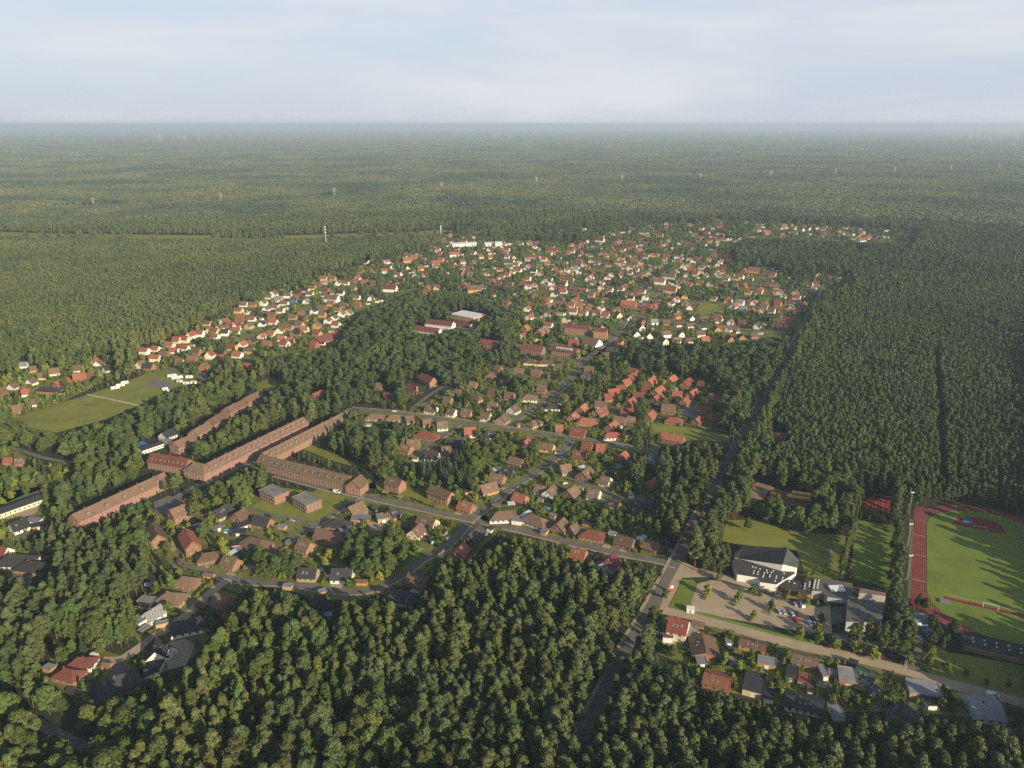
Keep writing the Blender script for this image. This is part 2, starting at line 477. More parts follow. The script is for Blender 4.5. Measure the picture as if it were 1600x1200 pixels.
PAVED = [
 ([(1090,912),(1116,905),(1168,920),(1221,935),(1281,949),(1298,945),(1300,990),(1270,990),(1187,975),(1135,966),(1082,954),(1079,943)], M_pave, 'car_park'),
 ([(1052,884),(1068,878),(1085,886),(1100,890),(1150,903),(1190,912),(1250,930),(1252,936),(1221,933),(1168,918),(1116,903),(1092,902),(1066,903),(1042,953),(1030,953)], M_pave, 'forecourt'),
 ([(1300,948),(1322,948),(1318,972),(1300,976)], M_asphalt, 'yard'),
 ([(1176,758),(1185,752),(1210,762),(1205,772),(1180,785),(1168,782)], M_dirt, 'playground'),
 ([(1062,638),(1092,632),(1088,655),(1066,652)], M_asphalt, 'court_yard'),
 ([(228,598),(245,593),(272,600),(256,606),(236,604)], M_purple, 'clay_ground'),
 ([(258,577),(268,573),(280,578),(274,583)], M_asphalt, 'yard'),
 ([(305,585),(318,583),(330,593),(318,596)], M_asphalt, 'yard'),
 ([(0,812),(8,800),(60,790),(58,800),(45,806)], M_pave, 'yard'),
 ([(258,1005),(290,998),(305,1008),(290,1040),(262,1046)], M_pave, 'yard'),
 ([(170,1045),(190,1035),(215,1050),(222,1062),(180,1078)], M_asphalt, 'yard'),
 ([(575,815),(600,818),(596,830),(578,828)], M_pave, 'yard'),
 ([(240,785),(262,775),(285,778),(268,800),(244,805)], M_asphalt, 'yard'),
]
for p, m, nme in PAVED:
    sheet(nme, [G(*q) for q in p], 0.085, m)
    paint(M_OPEN, p)
    W3 = [G(*q) for q in p]
    NOPLANT.append((W3 + [W3[0]], 2.0))

# ------------------------------------------------------------------ buildings
HOUSES = []     # dicts
FOOT = []       # x, y, radius
CAMXY = Vector((0, 0, CAMH))
def D(place, x0, y0, s, data, ang=None, cat='house'):
    for ln in data.strip().split('\n'):
        for ent in ln.split(';'):
            t = ent.split()
            if not t: continue
            if t[2].replace('-', '').replace('.', '').isdigit():
                x1, y1, x2, y2, W = map(float, t[:5])
                h = dict(p1=(x0 + x1 / s, y0 + y1 / s), p2=(x0 + x2 / s, y0 + y2 / s), W=W, wall=t[5], roof=t[6], fl=t[7] if len(t) > 7 else '')
            else:
                h = dict(c=(x0 + float(t[0]) / s, y0 + float(t[1]) / s), wall=t[2], roof=t[3], fl=t[4] if len(t) > 4 else '', ang=ang)
            h['place'] = place
            HOUSES.append(h)
exec_data = None
D('on the lane at the lower left', 0, 860, 5.3333, '''
1205 525 1335 447 8 w g c
1385 345 1465 355 11 t n h
1520 215 1590 225 9 b n h
1500 585 1640 555 12 w d h
1292 728 1286 850 10 w d
1330 775 1415 805 8 w d
640 890 725 893 8 w R h
535 980 605 998 8.5 b R h
880 1085 1040 1020 13 b d h''')
D('at the left edge beside the pines', 0, 700, 5.3333, '''
-30 815 60 830 9 w r
60 885 190 890 13 w d h
210 935 330 950 11 b d h
80 628 215 580 10 w d''')
D('below the long brick block', 0, 700, 5.3333, '''
1410 515 1580 452 10 b n 2
1262 620 1312 722 9 b n 2
1540 668 1602 782 9 b r 2''')
D('below the flat-roofed blocks', 300, 700, 5.3333, '''
180 520 315 462 10 t d c
350 548 440 500 10 b n c
520 558 650 586 9 b d
480 735 580 765 11 b n h
90 880 190 862 9 b n h
270 890 375 926 9 b n
890 760 985 790 9 b n
1040 665 1240 716 10 b n
1180 590 1260 602 10 b d h
1300 492 1420 440 11 b n c''')
D('beside the curved wood lane', 300, 700, 5.3333, '''
885 995 1040 1002 9 t d c
1165 1002 1335 1007 10 w d c''')
D('beside the curved wood lane', 300, 840, 4, '''
1355 215 1480 247 9 b n
1265 330 1350 347 10 w d h
740 375 820 352 11 g d
150 345 225 370 10 b n''')
D('beside the east-west street', 600, 700, 5.3333, '''
30 232 150 266 9 b n 2
390 305 560 367 9 b n 2
630 436 740 466 9 b r
890 205 1000 226 10 b n c
800 312 930 280 10 o n
990 150 1080 170 9 g d
1050 66 1160 96 9 b n c
1090 365 1185 396 9 b r
1265 300 1350 320 8 w n
1355 355 1412 302 8 w n
40 522 105 486 9 o d
290 556 430 592 10 c n
235 685 305 622 9 c n
700 722 800 636 10 g d
605 862 662 786 9 b r''')
D('near the forest road', 760, 700, 5.3333, '''
672 352 740 306 10 b n
80 530 190 524 11 w n h
360 546 460 582 11 w n h
585 635 645 576 10 b n
700 652 748 630 8 b n
840 676 930 692 10 b R h
1085 716 1230 757 9 b n c
1320 750 1440 792 9 b n c
715 826 830 852 9 b r
985 948 1066 872 10 w P
860 336 940 352 10 w n
1010 422 1110 450 10 b d
1240 440 1390 442 10 b d h
1330 292 1402 250 9 g r
795 200 860 150 11 b n c
620 142 690 132 10 t n
960 226 1035 246 9 w n
730 16 830 32 10 b R
1095 65 1160 22 9 b r
1365 68 1402 30 8 w g''')
D('at the crossing of the middle streets', 700, 560, 6.6667, '''
1375 505 1432 465 9 b r
1280 592 1325 552 8 b r
1390 620 1510 624 10 b r h
1120 690 1200 692 8 b r
1285 711 1440 737 10 b r
1410 860 1510 880 10 b r
1555 890 1625 892 9 b r
950 870 1100 892 9 y n
788 870 832 826 8 b r
870 655 925 632 9 t n h
540 612 602 570 10 t n
655 505 712 474 10 w n c
350 560 440 572 9 w n
150 516 250 532 9 o n c
0 516 80 532 9 w n
420 458 510 466 9 w n
170 720 290 716 11 w r
400 762 480 745 9 w d
40 842 120 832 10 b d''')
D('on the upper middle street', 700, 560, 6.6667, '''
810 376 880 378 11 w n h
600 346 690 357 9 b n c
430 310 510 322 9 b n c
260 372 320 390 9 t n h
85 316 125 326 9 w n h
230 236 300 246 9 b n
940 270 1030 282 10 b n
1190 370 1240 376 10 w n h
1060 470 1120 472 10 w d h
430 150 470 152 9 b n h
500 66 545 76 9 b n
690 95 780 102 9 b n
880 110 970 122 9 b n
1050 146 1150 156 9 b n
560 210 620 216 9 b n
1140 50 1220 62 9 b n
1415 155 1465 138 9 w d
1430 76 1520 88 9 b n
970 20 1080 22 9 c n h
830 10 900 16 9 c n h
1520 430 1590 442 9 w n
1530 545 1592 510 9 b r''')
D('in the red-roofed estate', 800, 460, 4, '''
735 455 785 466 10 b r
725 507 762 490 9 b r
688 538 742 520 9 b r
650 570 702 564 9 b R
600 592 665 588 10 b r
575 622 635 618 10 b r
520 665 595 671 9 w n
520 722 582 700 9 b r
850 536 890 506 9 b r
980 524 1015 500 9 b r
1070 550 1110 516 9 b r
1165 540 1205 546 9 b R
815 570 865 576 9 b R
890 595 938 566 9 b r
885 640 932 616 9 b r
1005 600 1065 606 9 b r
1110 608 1152 586 9 b r
1065 660 1098 631 9 b r
760 610 820 616 9 b R
722 663 760 640 9 b r
1225 620 1290 622 10 b r
940 681 1025 691 12 b n
1170 700 1250 706 10 b R
1210 745 1270 750 10 b R
845 748 880 720 9 b r
985 766 1042 772 9 b r h
1145 778 1172 760 8 b r
680 710 760 712 9 b R
640 760 712 770 9 b n
720 760 770 767 9 b n
605 814 648 786 10 b r
595 864 660 862 9 w r h
945 861 1075 886 9 b r''')
D('by the tree-lined corner', 400, 460, 4, '''
350 622 415 596 9 b r
1035 490 1110 520 10 b R 2
945 556 1005 571 9 b R 2
800 610 860 620 9 b R
752 551 790 556 9 b n
1065 690 1130 702 9 w n
1178 636 1222 642 9 b n''')
D('below the second terrace wing', 400, 460, 4, '''
715 746 780 748 9 t n h
835 755 890 752 9 t n h
932 763 980 755 9 t n
1040 781 1095 776 9 t n
1130 796 1195 792 10 w n
1025 856 1105 866 10 b r h
945 905 1025 908 9 b n
905 931 970 946 9 b n
1160 950 1220 948 9 b n
1060 976 1140 981 10 w d
1210 906 1290 911 10 b d''')
D('around the brick apartment blocks', 740, 470, 6.6667, '''
560 150 620 126 9 w r
520 262 562 245 9 b r
670 302 760 262 11 b n
730 216 820 226 9 w r
1505 430 1572 426 9 t r h
1390 480 1480 482 10 g d
1350 540 1430 536 9 w n
1170 370 1310 402 14 w n''')
D('at the meadow on the left', 0, 560, 6.6667, '''
95 270 165 245 9 w n
285 220 355 195 9 w n
375 160 460 145 9 y n
750 75 845 65 10 c n
560 245 720 200 12 b r
760 165 890 150 15 b r
430 290 570 300 10 b d h
225 325 295 315 9 w r
320 430 385 415 9 w n
115 500 200 480 10 b n
-20 320 40 300 9 b n
500 110 610 95 10 c n
1080 85 1140 70 9 w d
900 150 970 140 9 b n
960 15 1020 0 9 c r
1000 30 1045 10 9 w n
200 40 280 35 8 w g
300 85 370 75 8 t n
40 1035 110 1030 7 b r
170 1040 220 1035 7 b n''')
D('on the south garden road', 1000, 900, 5.3333, '''
247 336 405 376 11 c r 2
520 482 552 640 13 b n l
835 520 1052 577 7 o n l
1265 642 1490 692 9 b n l
540 802 762 862 11 b r l
1215 985 1540 1056 11 w d l''')
D('on the south garden road', 1300, 900, 5.3333, '''
205 765 370 822 8 w G l
338 885 372 925 6 w G
602 1070 588 1150 12 t d l
1150 1045 1410 1075 15 w g l''')
D('alone in the dark pine wood', 960, 470, 4.706, '1165 965 1265 976 10 b r')
D('in the western rows by the pine wood', 200, 420, 6.6667, '''
175 860 w r;290 830 w r;430 790 c r;485 850 w r;590 820 w r;375 890 b n;285 935 c r;130 1000 c n;225 1020 b d;540 970 c r;670 930 b n;790 1025 b n
855 905 c r;970 870 b d;1085 825 y R;1140 895 w r;1005 935 b r;1195 785 w r;1295 750 b d;1400 710 c r;1495 675 c r;1265 855 t n;1260 1020 b r;660 700 w r
755 680 w r;850 640 c r;910 700 w r;1015 670 w d;1130 635 w r;955 610 y n;1060 580 t r;1165 545 t r;1285 520 w r;1260 600 t n;1165 495 b r;1155 440 y n
1305 370 o n;1410 360 w n;1465 290 w n;1525 270 w n;1205 370 w n;1520 550 w r;1585 640 w r;1450 790 b n;590 740 c r;510 745 c r;720 870 b n;1395 570 w d''', -14)
D('in the western village centre', 400, 400, 6.6667, '''
235 440 t g;195 530 w n;255 570 w n;330 415 w n;400 460 k R;440 380 P d;515 355 w d;590 330 y n;655 305 b n;105 550 w n;80 490 w n
705 240 y r;720 275 c g;565 395 w n;525 475 w g;730 365 b R;815 380 w n;885 390 w d;860 285 w n;930 280 w n;1040 260 b r;1130 270 b r;1230 285 b n;1400 350 w R B
1050 430 w n;1200 440 w n;790 455 w n B;780 500 o n;920 515 t n;690 535 b n;840 555 t n;605 580 w d;470 590 b n;385 635 o n;530 650 o n;690 615 o n;815 640 w n
895 610 w n;965 590 w n;175 625 b n;180 685 w r;455 710 t n;505 765 c r;345 740 t n;630 730 o n;750 680 w n;110 920 w n;300 490 w n;430 800 b d;1060 510 b r;800 240 t n;270 860 w r''', -14)
D('below the white factory sheds', 560, 350, 6.6667, '''
175 485 c r;270 495 w r;345 445 c r;515 385 t r B;505 455 c r;680 395 t r;645 470 y r;690 530 c r;815 420 t r B;595 345 b r;500 350 w g;430 515 c n;580 530 w n
1000 420 y r;1085 400 w r;1000 325 w r B;1080 510 b r;1165 520 c n;1290 400 w f;1275 345 c r;1370 300 c r;1380 345 c r;1205 690 o n B;700 710 b R''', 20)
D('in the middle of the far village', 760, 350, 8, '''
185 330 c r;240 375 w r;260 320 w n;430 245 w n;535 245 y n;640 230 b r;510 450 w r;580 410 w r;640 415 w r;830 335 b r B;715 445 c r
775 440 c r;290 490 w n B;410 480 w r;170 570 w r;400 575 w r;525 530 w r;330 600 c n;590 595 w d;850 565 y r;190 670 w r;260 635 c r;75 720 b r;155 740 b R;305 745 t n;460 760 b n
600 765 w r;520 690 w r;730 725 w g;720 790 b n;835 795 w r;950 815 o r;845 875 w d;970 725 c r;900 610 b r;680 620 c r;960 640 b r;1060 690 t n;1150 600 w d;1120 565 w g;1260 550 c r
1360 600 b R;1460 580 b n;1270 690 w r;1330 730 w n;1510 670 w r;1560 640 w n;1430 800 c r;1540 820 w n;1225 830 w r;1130 815 b n;1110 900 o n;1385 860 o r;1310 890 t n;1490 870 b n
1065 1025 w r;1175 1030 c r;1280 1040 b n;1430 1055 w n;1090 1100 w r;1215 1110 w r;1380 1115 w r;1485 1140 w r;820 1040 w r;935 1110 c f;735 980 b R;950 1000 b n
1070 260 c r;1100 205 b r;1195 275 b r;1095 315 b r;1015 360 b r;1180 370 b r;1340 290 w n;1420 210 w R B;1460 370 w R;1500 440 b r;1405 480 w n;1380 490 w r;1530 510 w r;1590 390 b r;1300 390 w n;1220 60 w r;940 110 w f;975 205 b R''', -26)
D('on the right of the far village', 940, 340, 8, '''
230 240 c r;225 300 c r;285 175 c f;360 175 c r;510 280 b r;555 325 b r;360 310 b r;410 355 c n;520 200 w f B;680 185 w R;740 225 c r;850 280 c r;740 320 b r;700 355 b R B;800 340 w r
330 395 b r;265 410 c r;440 410 b r;480 395 c r;150 470 b r;330 480 y r;410 500 t n;555 495 w n;630 470 y r;690 470 y r;825 485 b r;790 515 c r;970 500 w f B;960 535 b r;230 520 c r;190 560 w r;260 565 c r
1090 530 c r;1015 610 w g;1090 595 y n;1195 520 b n;1340 520 y n;1410 465 w r;1480 560 w r;1245 620 w n;1310 590 c n;640 625 c n;745 615 c n;350 690 w n;430 650 w n;490 625 b r;530 700 c n;600 690 c n;470 740 b n
840 750 w n B;900 700 t n;720 810 w n B;1170 710 c r;1240 680 c n;380 825 y r;520 820 w d;240 890 w n;290 860 t n;600 890 c n;500 920 c n;435 975 b r;340 970 c n;950 855 w r;1095 835 c r;1020 800 t n
860 920 c r B;1040 985 y n;835 1010 b r;935 1030 w r;870 1070 w R;1045 1070 t n;690 1055 c n;660 1110 b r;585 1120 b r;340 1100 b r B;550 1160 b R;1230 820 y n;1350 835 c d;1490 835 b r;1470 730 c n;1560 765 w n
1580 1020 w r;1400 1010 c n;1460 970 g d;1180 990 b R;545 1000 w n;1230 255 c r;1250 140 w r;1390 140 w g;1350 290 c r;1365 245 c R;1455 205 w n;1505 215 w r;1520 270 c r;1500 110 c r;680 750 w f''', -30)
D('at the far edge against the forest', 1120, 340, 6.6667, '''
140 140 w f;100 225 w R;520 165 b r B;555 145 b r;480 90 w n;715 100 c r;815 110 c r;955 115 c r;890 125 w n;755 165 g n;820 160 w n;1100 200 c n;965 165 w f;1115 170 w n;1210 155 b n;1320 165 w n
1425 170 w f;1500 175 b r;1505 245 w r B;1570 215 w r;1490 345 b r''', 20)
D('at the right end by the forest road', 1120, 340, 6.6667, '''
165 465 c r;285 560 b r;395 560 o n B;150 605 w n;250 620 w r;345 640 c n;105 635 w n;285 710 b r;45 700 b r;200 710 t n;190 760 w d;585 600 c r;540 660 w R;600 690 w n;520 710 b n
455 745 c r;440 785 c r;330 775 w r;580 800 b r;655 780 w n;695 820 w n;820 785 c n;830 830 w r;880 810 w f;1050 540 b r;1045 690 w r;965 690 w n;1020 720 c n;960 770 b d;1365 615 b r
120 865 w r;180 920 w r;245 890 w g;265 950 w g;380 885 w r;330 880 b r;505 905 y r;635 905 o r;470 965 c n;570 970 w n;690 975 c r;775 935 y n;800 1000 b r;370 975 b r;900 915 b r;780 1090 b R B;665 1140 b R
140 1090 w n;265 1095 b n;420 1130 w n;130 1160 w n;20 1070 w n;30 1150 o r;670 1080 b n;180 1160 b n''', -34)
D('in the front row of the far village', 960, 470, 4.706, '''
30 110 c r;105 125 w r;205 150 b r;290 155 w g;380 160 b n;480 170 w R;455 115 o n;560 125 w n;660 135 w n;755 145 c n;190 195 w n;565 180 w n;650 190 w d;750 205 o n;155 250 w n;250 255 w n;380 250 w n
485 245 w n;630 245 c n;665 285 b r;240 300 b r;50 315 t r;360 300 c r;845 280 b R;930 265 b d;1025 255 b n;560 290 c n;460 290 w n''', 15)

hr = random.Random(11)
for h in HOUSES:
    fl = h['fl']
    hw = 5.4 if '2' in fl else 2.7
    if 'c' in h:
        big = 'B' in fl
        h['W'] = 11.0 if big else hr.uniform(7.6, 8.8)
        h['L'] = hr.uniform(18, 23) if big else hr.uniform(9.2, 11.8)
        if big: hw = 5.0
        else: hw = hr.choice((2.7, 2.7, 3.2, 4.2))
        c = G(h['c'][0], h['c'][1], 3.0)
        h['ctr'] = Vector((c.x, c.y, 0))
        a = R(h['ang'] + hr.uniform(-7, 7)) + (math.pi / 2 * -1 if hr.random() < (0.22 if h['ang'] == -14 else 0.42) and not big else 0)
        h['a'] = a
        pitch = 22 if h['roof'] in 'f' else hr.choice((40, 44, 46))
    else:
        pitch = 18 if 'l' in fl else (32 if 'h' in fl else 41)
        zr = hw + h['W'] / 2 * math.tan(R(pitch))
        a, b = G(*h['p1'], zr), G(*h['p2'], zr)
        d = b - a
        h['L'] = max(d.length + (h['W'] * 0.85 if 'h' in fl else 0), h['W'] * 0.8 if 'h' not in fl else h['W'])
        h['a'] = math.atan2(d.y, d.x)
        c = (a + b) / 2
        h['ctr'] = Vector((c.x, c.y, 0))
    h['hw'], h['pitch'] = hw, pitch
    if h['roof'] == 'f': h['zr'] = hw + 0.3
    else: h['zr'] = hw + h['W'] / 2 * math.tan(R(pitch))
    h['L'] = min(h['L'], 34)
    h['dist'] = (h['ctr'] - CAMXY).length
    h['size'] = math.sqrt(h['L'] * h['W']) / h['dist']
    x = np.array([[h['ctr'].x, h['ctr'].y, h['zr'] * 0.5]])
    q = proj(x); h['px'] = (float(q[0][0]), float(q[1][0]))
HOUSES.sort(key=lambda h: -h['size'])
def foot_mask(ctr, a, L, W, z, grow=0.0):
    pts = []
    for sx in (-1, 1):
        for sy in (-1, 1):
            x = ctr.x + math.cos(a) * sx * (L / 2) - math.sin(a) * sy * (W / 2)
            y = ctr.y + math.sin(a) * sx * (L / 2) + math.cos(a) * sy * (W / 2)
            pts += [(x, y, 0.4), (x, y, z)]
    q = proj(np.array(pts))
    P = sorted(zip(q[0].tolist(), q[1].tolist()))
    def half(P):
        h_ = []
        for p in P:
            while len(h_) > 1 and (h_[-1][0] - h_[-2][0]) * (p[1] - h_[-2][1]) - (h_[-1][1] - h_[-2][1]) * (p[0] - h_[-2][0]) <= 0: h_.pop()
            h_.append(p)
        return h_[:-1]
    hull = half(P) + half(P[::-1])
    mx_, my_ = sum(p[0] for p in hull) / len(hull), sum(p[1] for p in hull) / len(hull)
    paint(M_HOUSE, [(mx_ + (a - mx_) * .86, my_ + (b - my_) * .86) for a, b in hull])
    FOOT.append((ctr.x, ctr.y, max(L, W) / 2 * 0.92 + 0.8))
for h in HOUSES: foot_mask(h['ctr'], h['a'], h['L'], h['W'], h['zr'])

def gable_meshes(L, W, hw, zr, hip, flat, ov=0.55):
    w, r = MB(), MB()
    l, b = L / 2, W / 2
    if flat:
        w.box(-l, -b, 0, l, b, hw)
        r.box(-l - .25, -b - .25, hw, l + .25, b + .25, hw + .22)
        for (x0, y0, x1, y1) in ((-l - .25, -b - .25, l + .25, -b - .03), (-l - .25, b + .03, l + .25, b + .25), (-l - .25, -b - .03, -l - .03, b + .03), (l + .03, -b - .03, l + .25, b + .03)):
            r.box(x0, y0, hw + .22, x1, y1, hw + .42)
        return w, r
    s = (zr - hw) / b
    eo = ov; ze = hw - eo * s
    if hip:
        w.box(-l, -b, 0, l, b, hw)
        k = max(l - b * 0.95, 0.4)
        A, B_ = (-k, 0, zr + .2), (k, 0, zr + .2)
        c = [(-l - eo, -b - eo, ze + .2), (l + eo, -b - eo, ze + .2), (l + eo, b + eo, ze + .2), (-l - eo, b + eo, ze + .2)]
        r.face([c[0], c[1], B_, A]); r.face([c[1], c[2], B_]); r.face([c[2], c[3], A, B_]); r.face([c[3], c[0], A])
        n = len(r.v); r.v += [(p[0], p[1], p[2] - .22) for p in c]
        r.f.append((n + 3, n + 2, n + 1, n)); r.m.append(0)
        for i in range(4):
            j = (i + 1) % 4
            r.face([(c[i][0], c[i][1], c[i][2] - .22), (c[j][0], c[j][1], c[j][2] - .22), c[j], c[i]])
    else:
        n = 0
        prof = [(-b, 0), (b, 0), (b, hw), (0, zr), (-b, hw)]
        w.v = [(-l, y, z) for y, z in prof] + [(l, y, z) for y, z in prof]
        w.f = [(4, 3, 2, 1, 0), (5, 6, 7, 8, 9), (0, 1, 6, 5), (1, 2, 7, 6), (2, 3, 8, 7), (3, 4, 9, 8), (4, 0, 5, 9)]
        w.m = [0] * 7
        x = l + 0.35
        for sg in (-1, 1):
            q = [(-x, 0, zr + .24), (x, 0, zr + .24), (x, sg * (b + eo), ze + .24), (-x, sg * (b + eo), ze + .24)]
            if sg > 0: q = q[::-1]
            r.slab(q[::-1], 0.22)
    return w, r

_win = {}
def window_mesh(w, hh):
    k = (w, hh)
    if k not in _win:
        b = MB()
        b.box(-w / 2 - .1, -.03, -hh / 2 - .1, w / 2 + .1, .05, hh / 2 + .1, 0)
        b.box(-w / 2, -.07, -hh / 2, w / 2, -.031, hh / 2, 1)
        b.box(-.05, -.09, -hh / 2, .05, -.071, hh / 2, 0)
        _win[k] = b.mesh('window', [M_frame, M_glass])
    return _win[k]
def add_windows(root, L, W, hw, zr, a, ctr, storeys=1, gable=True, wide=1.2, gap=2.6, loft=True, limit=90):
    l, b = L / 2, W / 2
    n = 0
    tocam = Vector((-ctr.x, -ctr.y, 0)).normalized()
    for side, rz, ln, off in (('s', 0.0, L, b), ('n', math.pi, L, b), ('e', math.pi / 2, W, l), ('w', -math.pi / 2, W, l)):
        nrm = Vector((math.sin(a + rz), -math.cos(a + rz), 0))
        if nrm.dot(tocam) < -0.12: continue
        k = max(1, int((ln - 1.2) / gap))
        for st in range(storeys):
            z = 1.55 + st * 2.75
            for i in range(k):
                if n >= limit: return
                u = (i - (k - 1) / 2) * (ln - 1.0) / k
                o = link('window', window_mesh(wide, 1.3), root)
                o.rotation_euler = (0, 0, rz)
                o.location = (math.sin(rz) * (off + .04) + math.cos(rz) * u, -math.cos(rz) * (off + .04) + math.sin(rz) * u, z)
                n += 1
        if side in 'ew' and gable and loft and zr - hw > 2.6:
            o = link('window', window_mesh(1.1, 1.2), root)
            o.rotation_euler = (0, 0, rz)
            o.location = (math.sin(rz) * (off + .04), -math.cos(rz) * (off + .04), hw + 1.0)
            n += 1
_sky = None
def skylight(root, roof, x, sg, W, hw, zr, t=0.5):
    global _sky
    if _sky is None:
        b = MB(); b.box(-.45, -.6, 0, .45, .6, .09, 0); b.box(-.35, -.5, .09, .35, .5, .12, 1)
        _sky = b.mesh('skylight', [M_frame, M_glass])
    o = link('skylight', _sky, roof)
    s = math.atan2(zr - hw, W / 2)
    y = sg * W / 2 * t
    z = zr - (zr - hw) * t + .27
    o.location = (x, y, z)
    o.rotation_euler = (-sg * s, 0, 0)

ORD = ['first', 'second', 'third', 'fourth', 'fifth', 'sixth', 'seventh', 'eighth', 'ninth', 'tenth', 'eleventh', 'twelfth', 'thirteenth', 'fourteenth', 'fifteenth', 'sixteenth', 'seventeenth', 'eighteenth', 'nineteenth', 'twentieth']
def art(s): return s
N_IND = 290
IND, REST = HOUSES[:N_IND], HOUSES[N_IND:]
groups = {}
for h in IND:
    w, r = WALL[h['wall']][0], ROOF[h['roof']][0]
    form = 'hipped ' if 'h' in h['fl'] else ('flat-topped ' if h['roof'] == 'f' else '')
    size = 'long ' if h['L'] > 17 else ('small ' if h['L'] < 8.2 else '')
    h['base'] = f'{size}{w} {r.replace(" ", "-")}-roofed {form}house'
    groups.setdefault((h['base'], h['place']), []).append(h)
for (b, p), hs in groups.items():
    hs.sort(key=lambda h: h['px'][0])
    for i, h in enumerate(hs):
        if len(hs) == 1: h['label'] = f'{b} {p}'
        elif len(hs) == 2: h['label'] = f'{("left" if i == 0 else "right")} one of two {b}s {p}'
        else: h['label'] = f'{ORD[i]} {b} from the left {p}'
for h in IND:
    flat = h['roof'] == 'f'
    hip = 'h' in h['fl']
    root = empty('house', h['ctr'], h['a'])
    tag(root, h['label'], 'house', 'houses ' + h['place'])
    w, r = gable_meshes(h['L'], h['W'], h['hw'], h['zr'], hip, flat)
    w.build('wall', WALL[h['wall']][1], root)
    rf = r.build('roof', ROOF[h['roof']][1], root)
    near = h['dist'] < 800
    if not flat and (near or hr.random() < 0.5):
        c = MB(); cx = hr.uniform(-.28, .28) * h['L']
        c.box(cx - .4, -.75 + .3, h['zr'] - .8, cx + .4, .3, h['zr'] + .95)
        c.build('chimney', M_chim, rf)
    if near:
        add_windows(root, h['L'], h['W'], h['hw'], h['zr'], h['a'], h['ctr'], 2 if '2' in h['fl'] else 1, not hip, gap=3.0)
        if not flat and not hip and h['dist'] < 720:
            tocam = Vector((-h['ctr'].x, -h['ctr'].y, 0))
            sg = 1 if Vector((-math.sin(h['a']), math.cos(h['a']), 0)).dot(tocam) > 0 else -1
            for k in range(hr.choice((0, 1, 2, 2, 3))):
                skylight(root, rf, (k - 1) * 2.0 + hr.uniform(-.3, .3), sg, h['W'], h['hw'], h['zr'], hr.uniform(.4, .55))
    if near:
        ca, sa = math.cos(h['a']), math.sin(h['a'])
        for k in range(2):
            u0, v0 = hr.uniform(-.5, .5) * h['L'] + hr.choice((-1, 1)) * h['L'] * .35, hr.choice((-1, 1)) * (h['W'] / 2 + 2.2)
            a0, b0 = hr.uniform(2, 4), hr.uniform(1.6, 2.4)
            q = [(h['ctr'].x + (u0 + i_ * a0) * ca - (v0 + j_ * b0) * sa, h['ctr'].y + (u0 + i_ * a0) * sa + (v0 + j_ * b0) * ca) for i_, j_ in ((-1, -1), (1, -1), (1, 1), (-1, 1))]
            sheet('terrace_paving', q, 0.06 + .002 * k, hr.choice((M_pave, M_asphalt, M_pave, M_sand)))
fr = random.Random(21)
FILL = []
farv = [G(*q) for q in VILLAGE[4]] if False else None
vp = [v for v in VILLAGE if (300, 515) in v][0] 
VP = [G(*q) for q in vp + [v for v in VILLAGE if (1230, 350) in v][0]]
fx0, fx1, fy0, fy1 = min(p.x for p in VP), max(p.x for p in VP), min(p.y for p in VP), max(p.y for p in VP)
FA = [list(f) for f in FOOT]
for _ in range(22000):
    X, Y = fr.uniform(fx0, fx1), fr.uniform(fy0, fy1)
    q = proj(np.array([[X, Y, 0]])); qx, qy = q[0][0], q[1][0]
    if not look(M_VIL, np.array([qx]), np.array([qy]))[0] or look(M_OPEN, np.array([qx]), np.array([qy]))[0] or qy > 545: continue
    small = fr.random() < .62
    need = 3.4 if small else 7.5
    if any((X - f[0]) ** 2 + (Y - f[1]) ** 2 < (f[2] + need) ** 2 for f in FA): continue
    L_, W_ = (fr.uniform(4, 7), fr.uniform(3, 4.5)) if small else (fr.uniform(9, 12), fr.uniform(7.5, 9))
    hw2 = 2.4 if small else fr.choice((2.8, 3.4, 4.0))
    rf_ = fr.choice('ffgWnd') if small else fr.choice('rrrrnnndR')
    FILL.append(dict(ctr=Vector((X, Y, 0)), a=R(-24 + fr.uniform(-10, 10)) - (math.pi / 2 if fr.random() < .45 else 0), L=L_, W=W_, hw=hw2, zr=hw2 + (.3 if rf_ in 'fgW' and small else W_ / 2 * .9), wall=fr.choice('wwwcctb'), roof=rf_, fl='', flat=small and rf_ in 'fgW'))
    FA.append([X, Y, max(L_, W_) / 2])
    if len(FILL) > 520: break
for h in FILL: foot_mask(h['ctr'], h['a'], h['L'], h['W'], h['zr'])
REST = REST + FILL
# small sheds between the nearer houses
SH = 0
for h in HOUSES:
    if h['dist'] > 1000 or SH > 60: continue
    for _ in range(3):
        t = fr.uniform(0, 6.283); d_ = max(h['L'], h['W']) / 2 + fr.uniform(5, 9)
        X, Y = h['ctr'].x + math.cos(t) * d_, h['ctr'].y + math.sin(t) * d_
        q = proj(np.array([[X, Y, 1.0]]))
        if look(M_OPEN | M_HOUSE, q[0], q[1])[0] or not look(M_VIL, q[0], q[1])[0] or any((X - f[0]) ** 2 + (Y - f[1]) ** 2 < (f[2] + 3.2) ** 2 for f in FOOT): continue
        rr_ = fr.choice('ggfnddn'); L_, W_ = fr.uniform(3.5, 6.5), fr.uniform(2.6, 3.6)
        root = empty('garden_shed', (X, Y, 0), h['a'])
        w, r = gable_meshes(L_, W_, 2.2, 3.1, False, rr_ in 'gWf')
        ww = fr.choice('gtwo')
        w.build('wall', WALL[ww][1], root); r.build('roof', ROOF[rr_][1], root)
        side = 'left of' if q[0][0] < h['px'][0] else 'right of'
        tag(root, f'small {ROOF[rr_][0]}-roofed {WALL[ww][0]} shed in the gardens {h["place"]}', 'shed', 'small garden sheds ' + h['place'])
        foot_mask(Vector((X, Y, 0)), h['a'], L_, W_, 3.0)
        SH += 1
        break
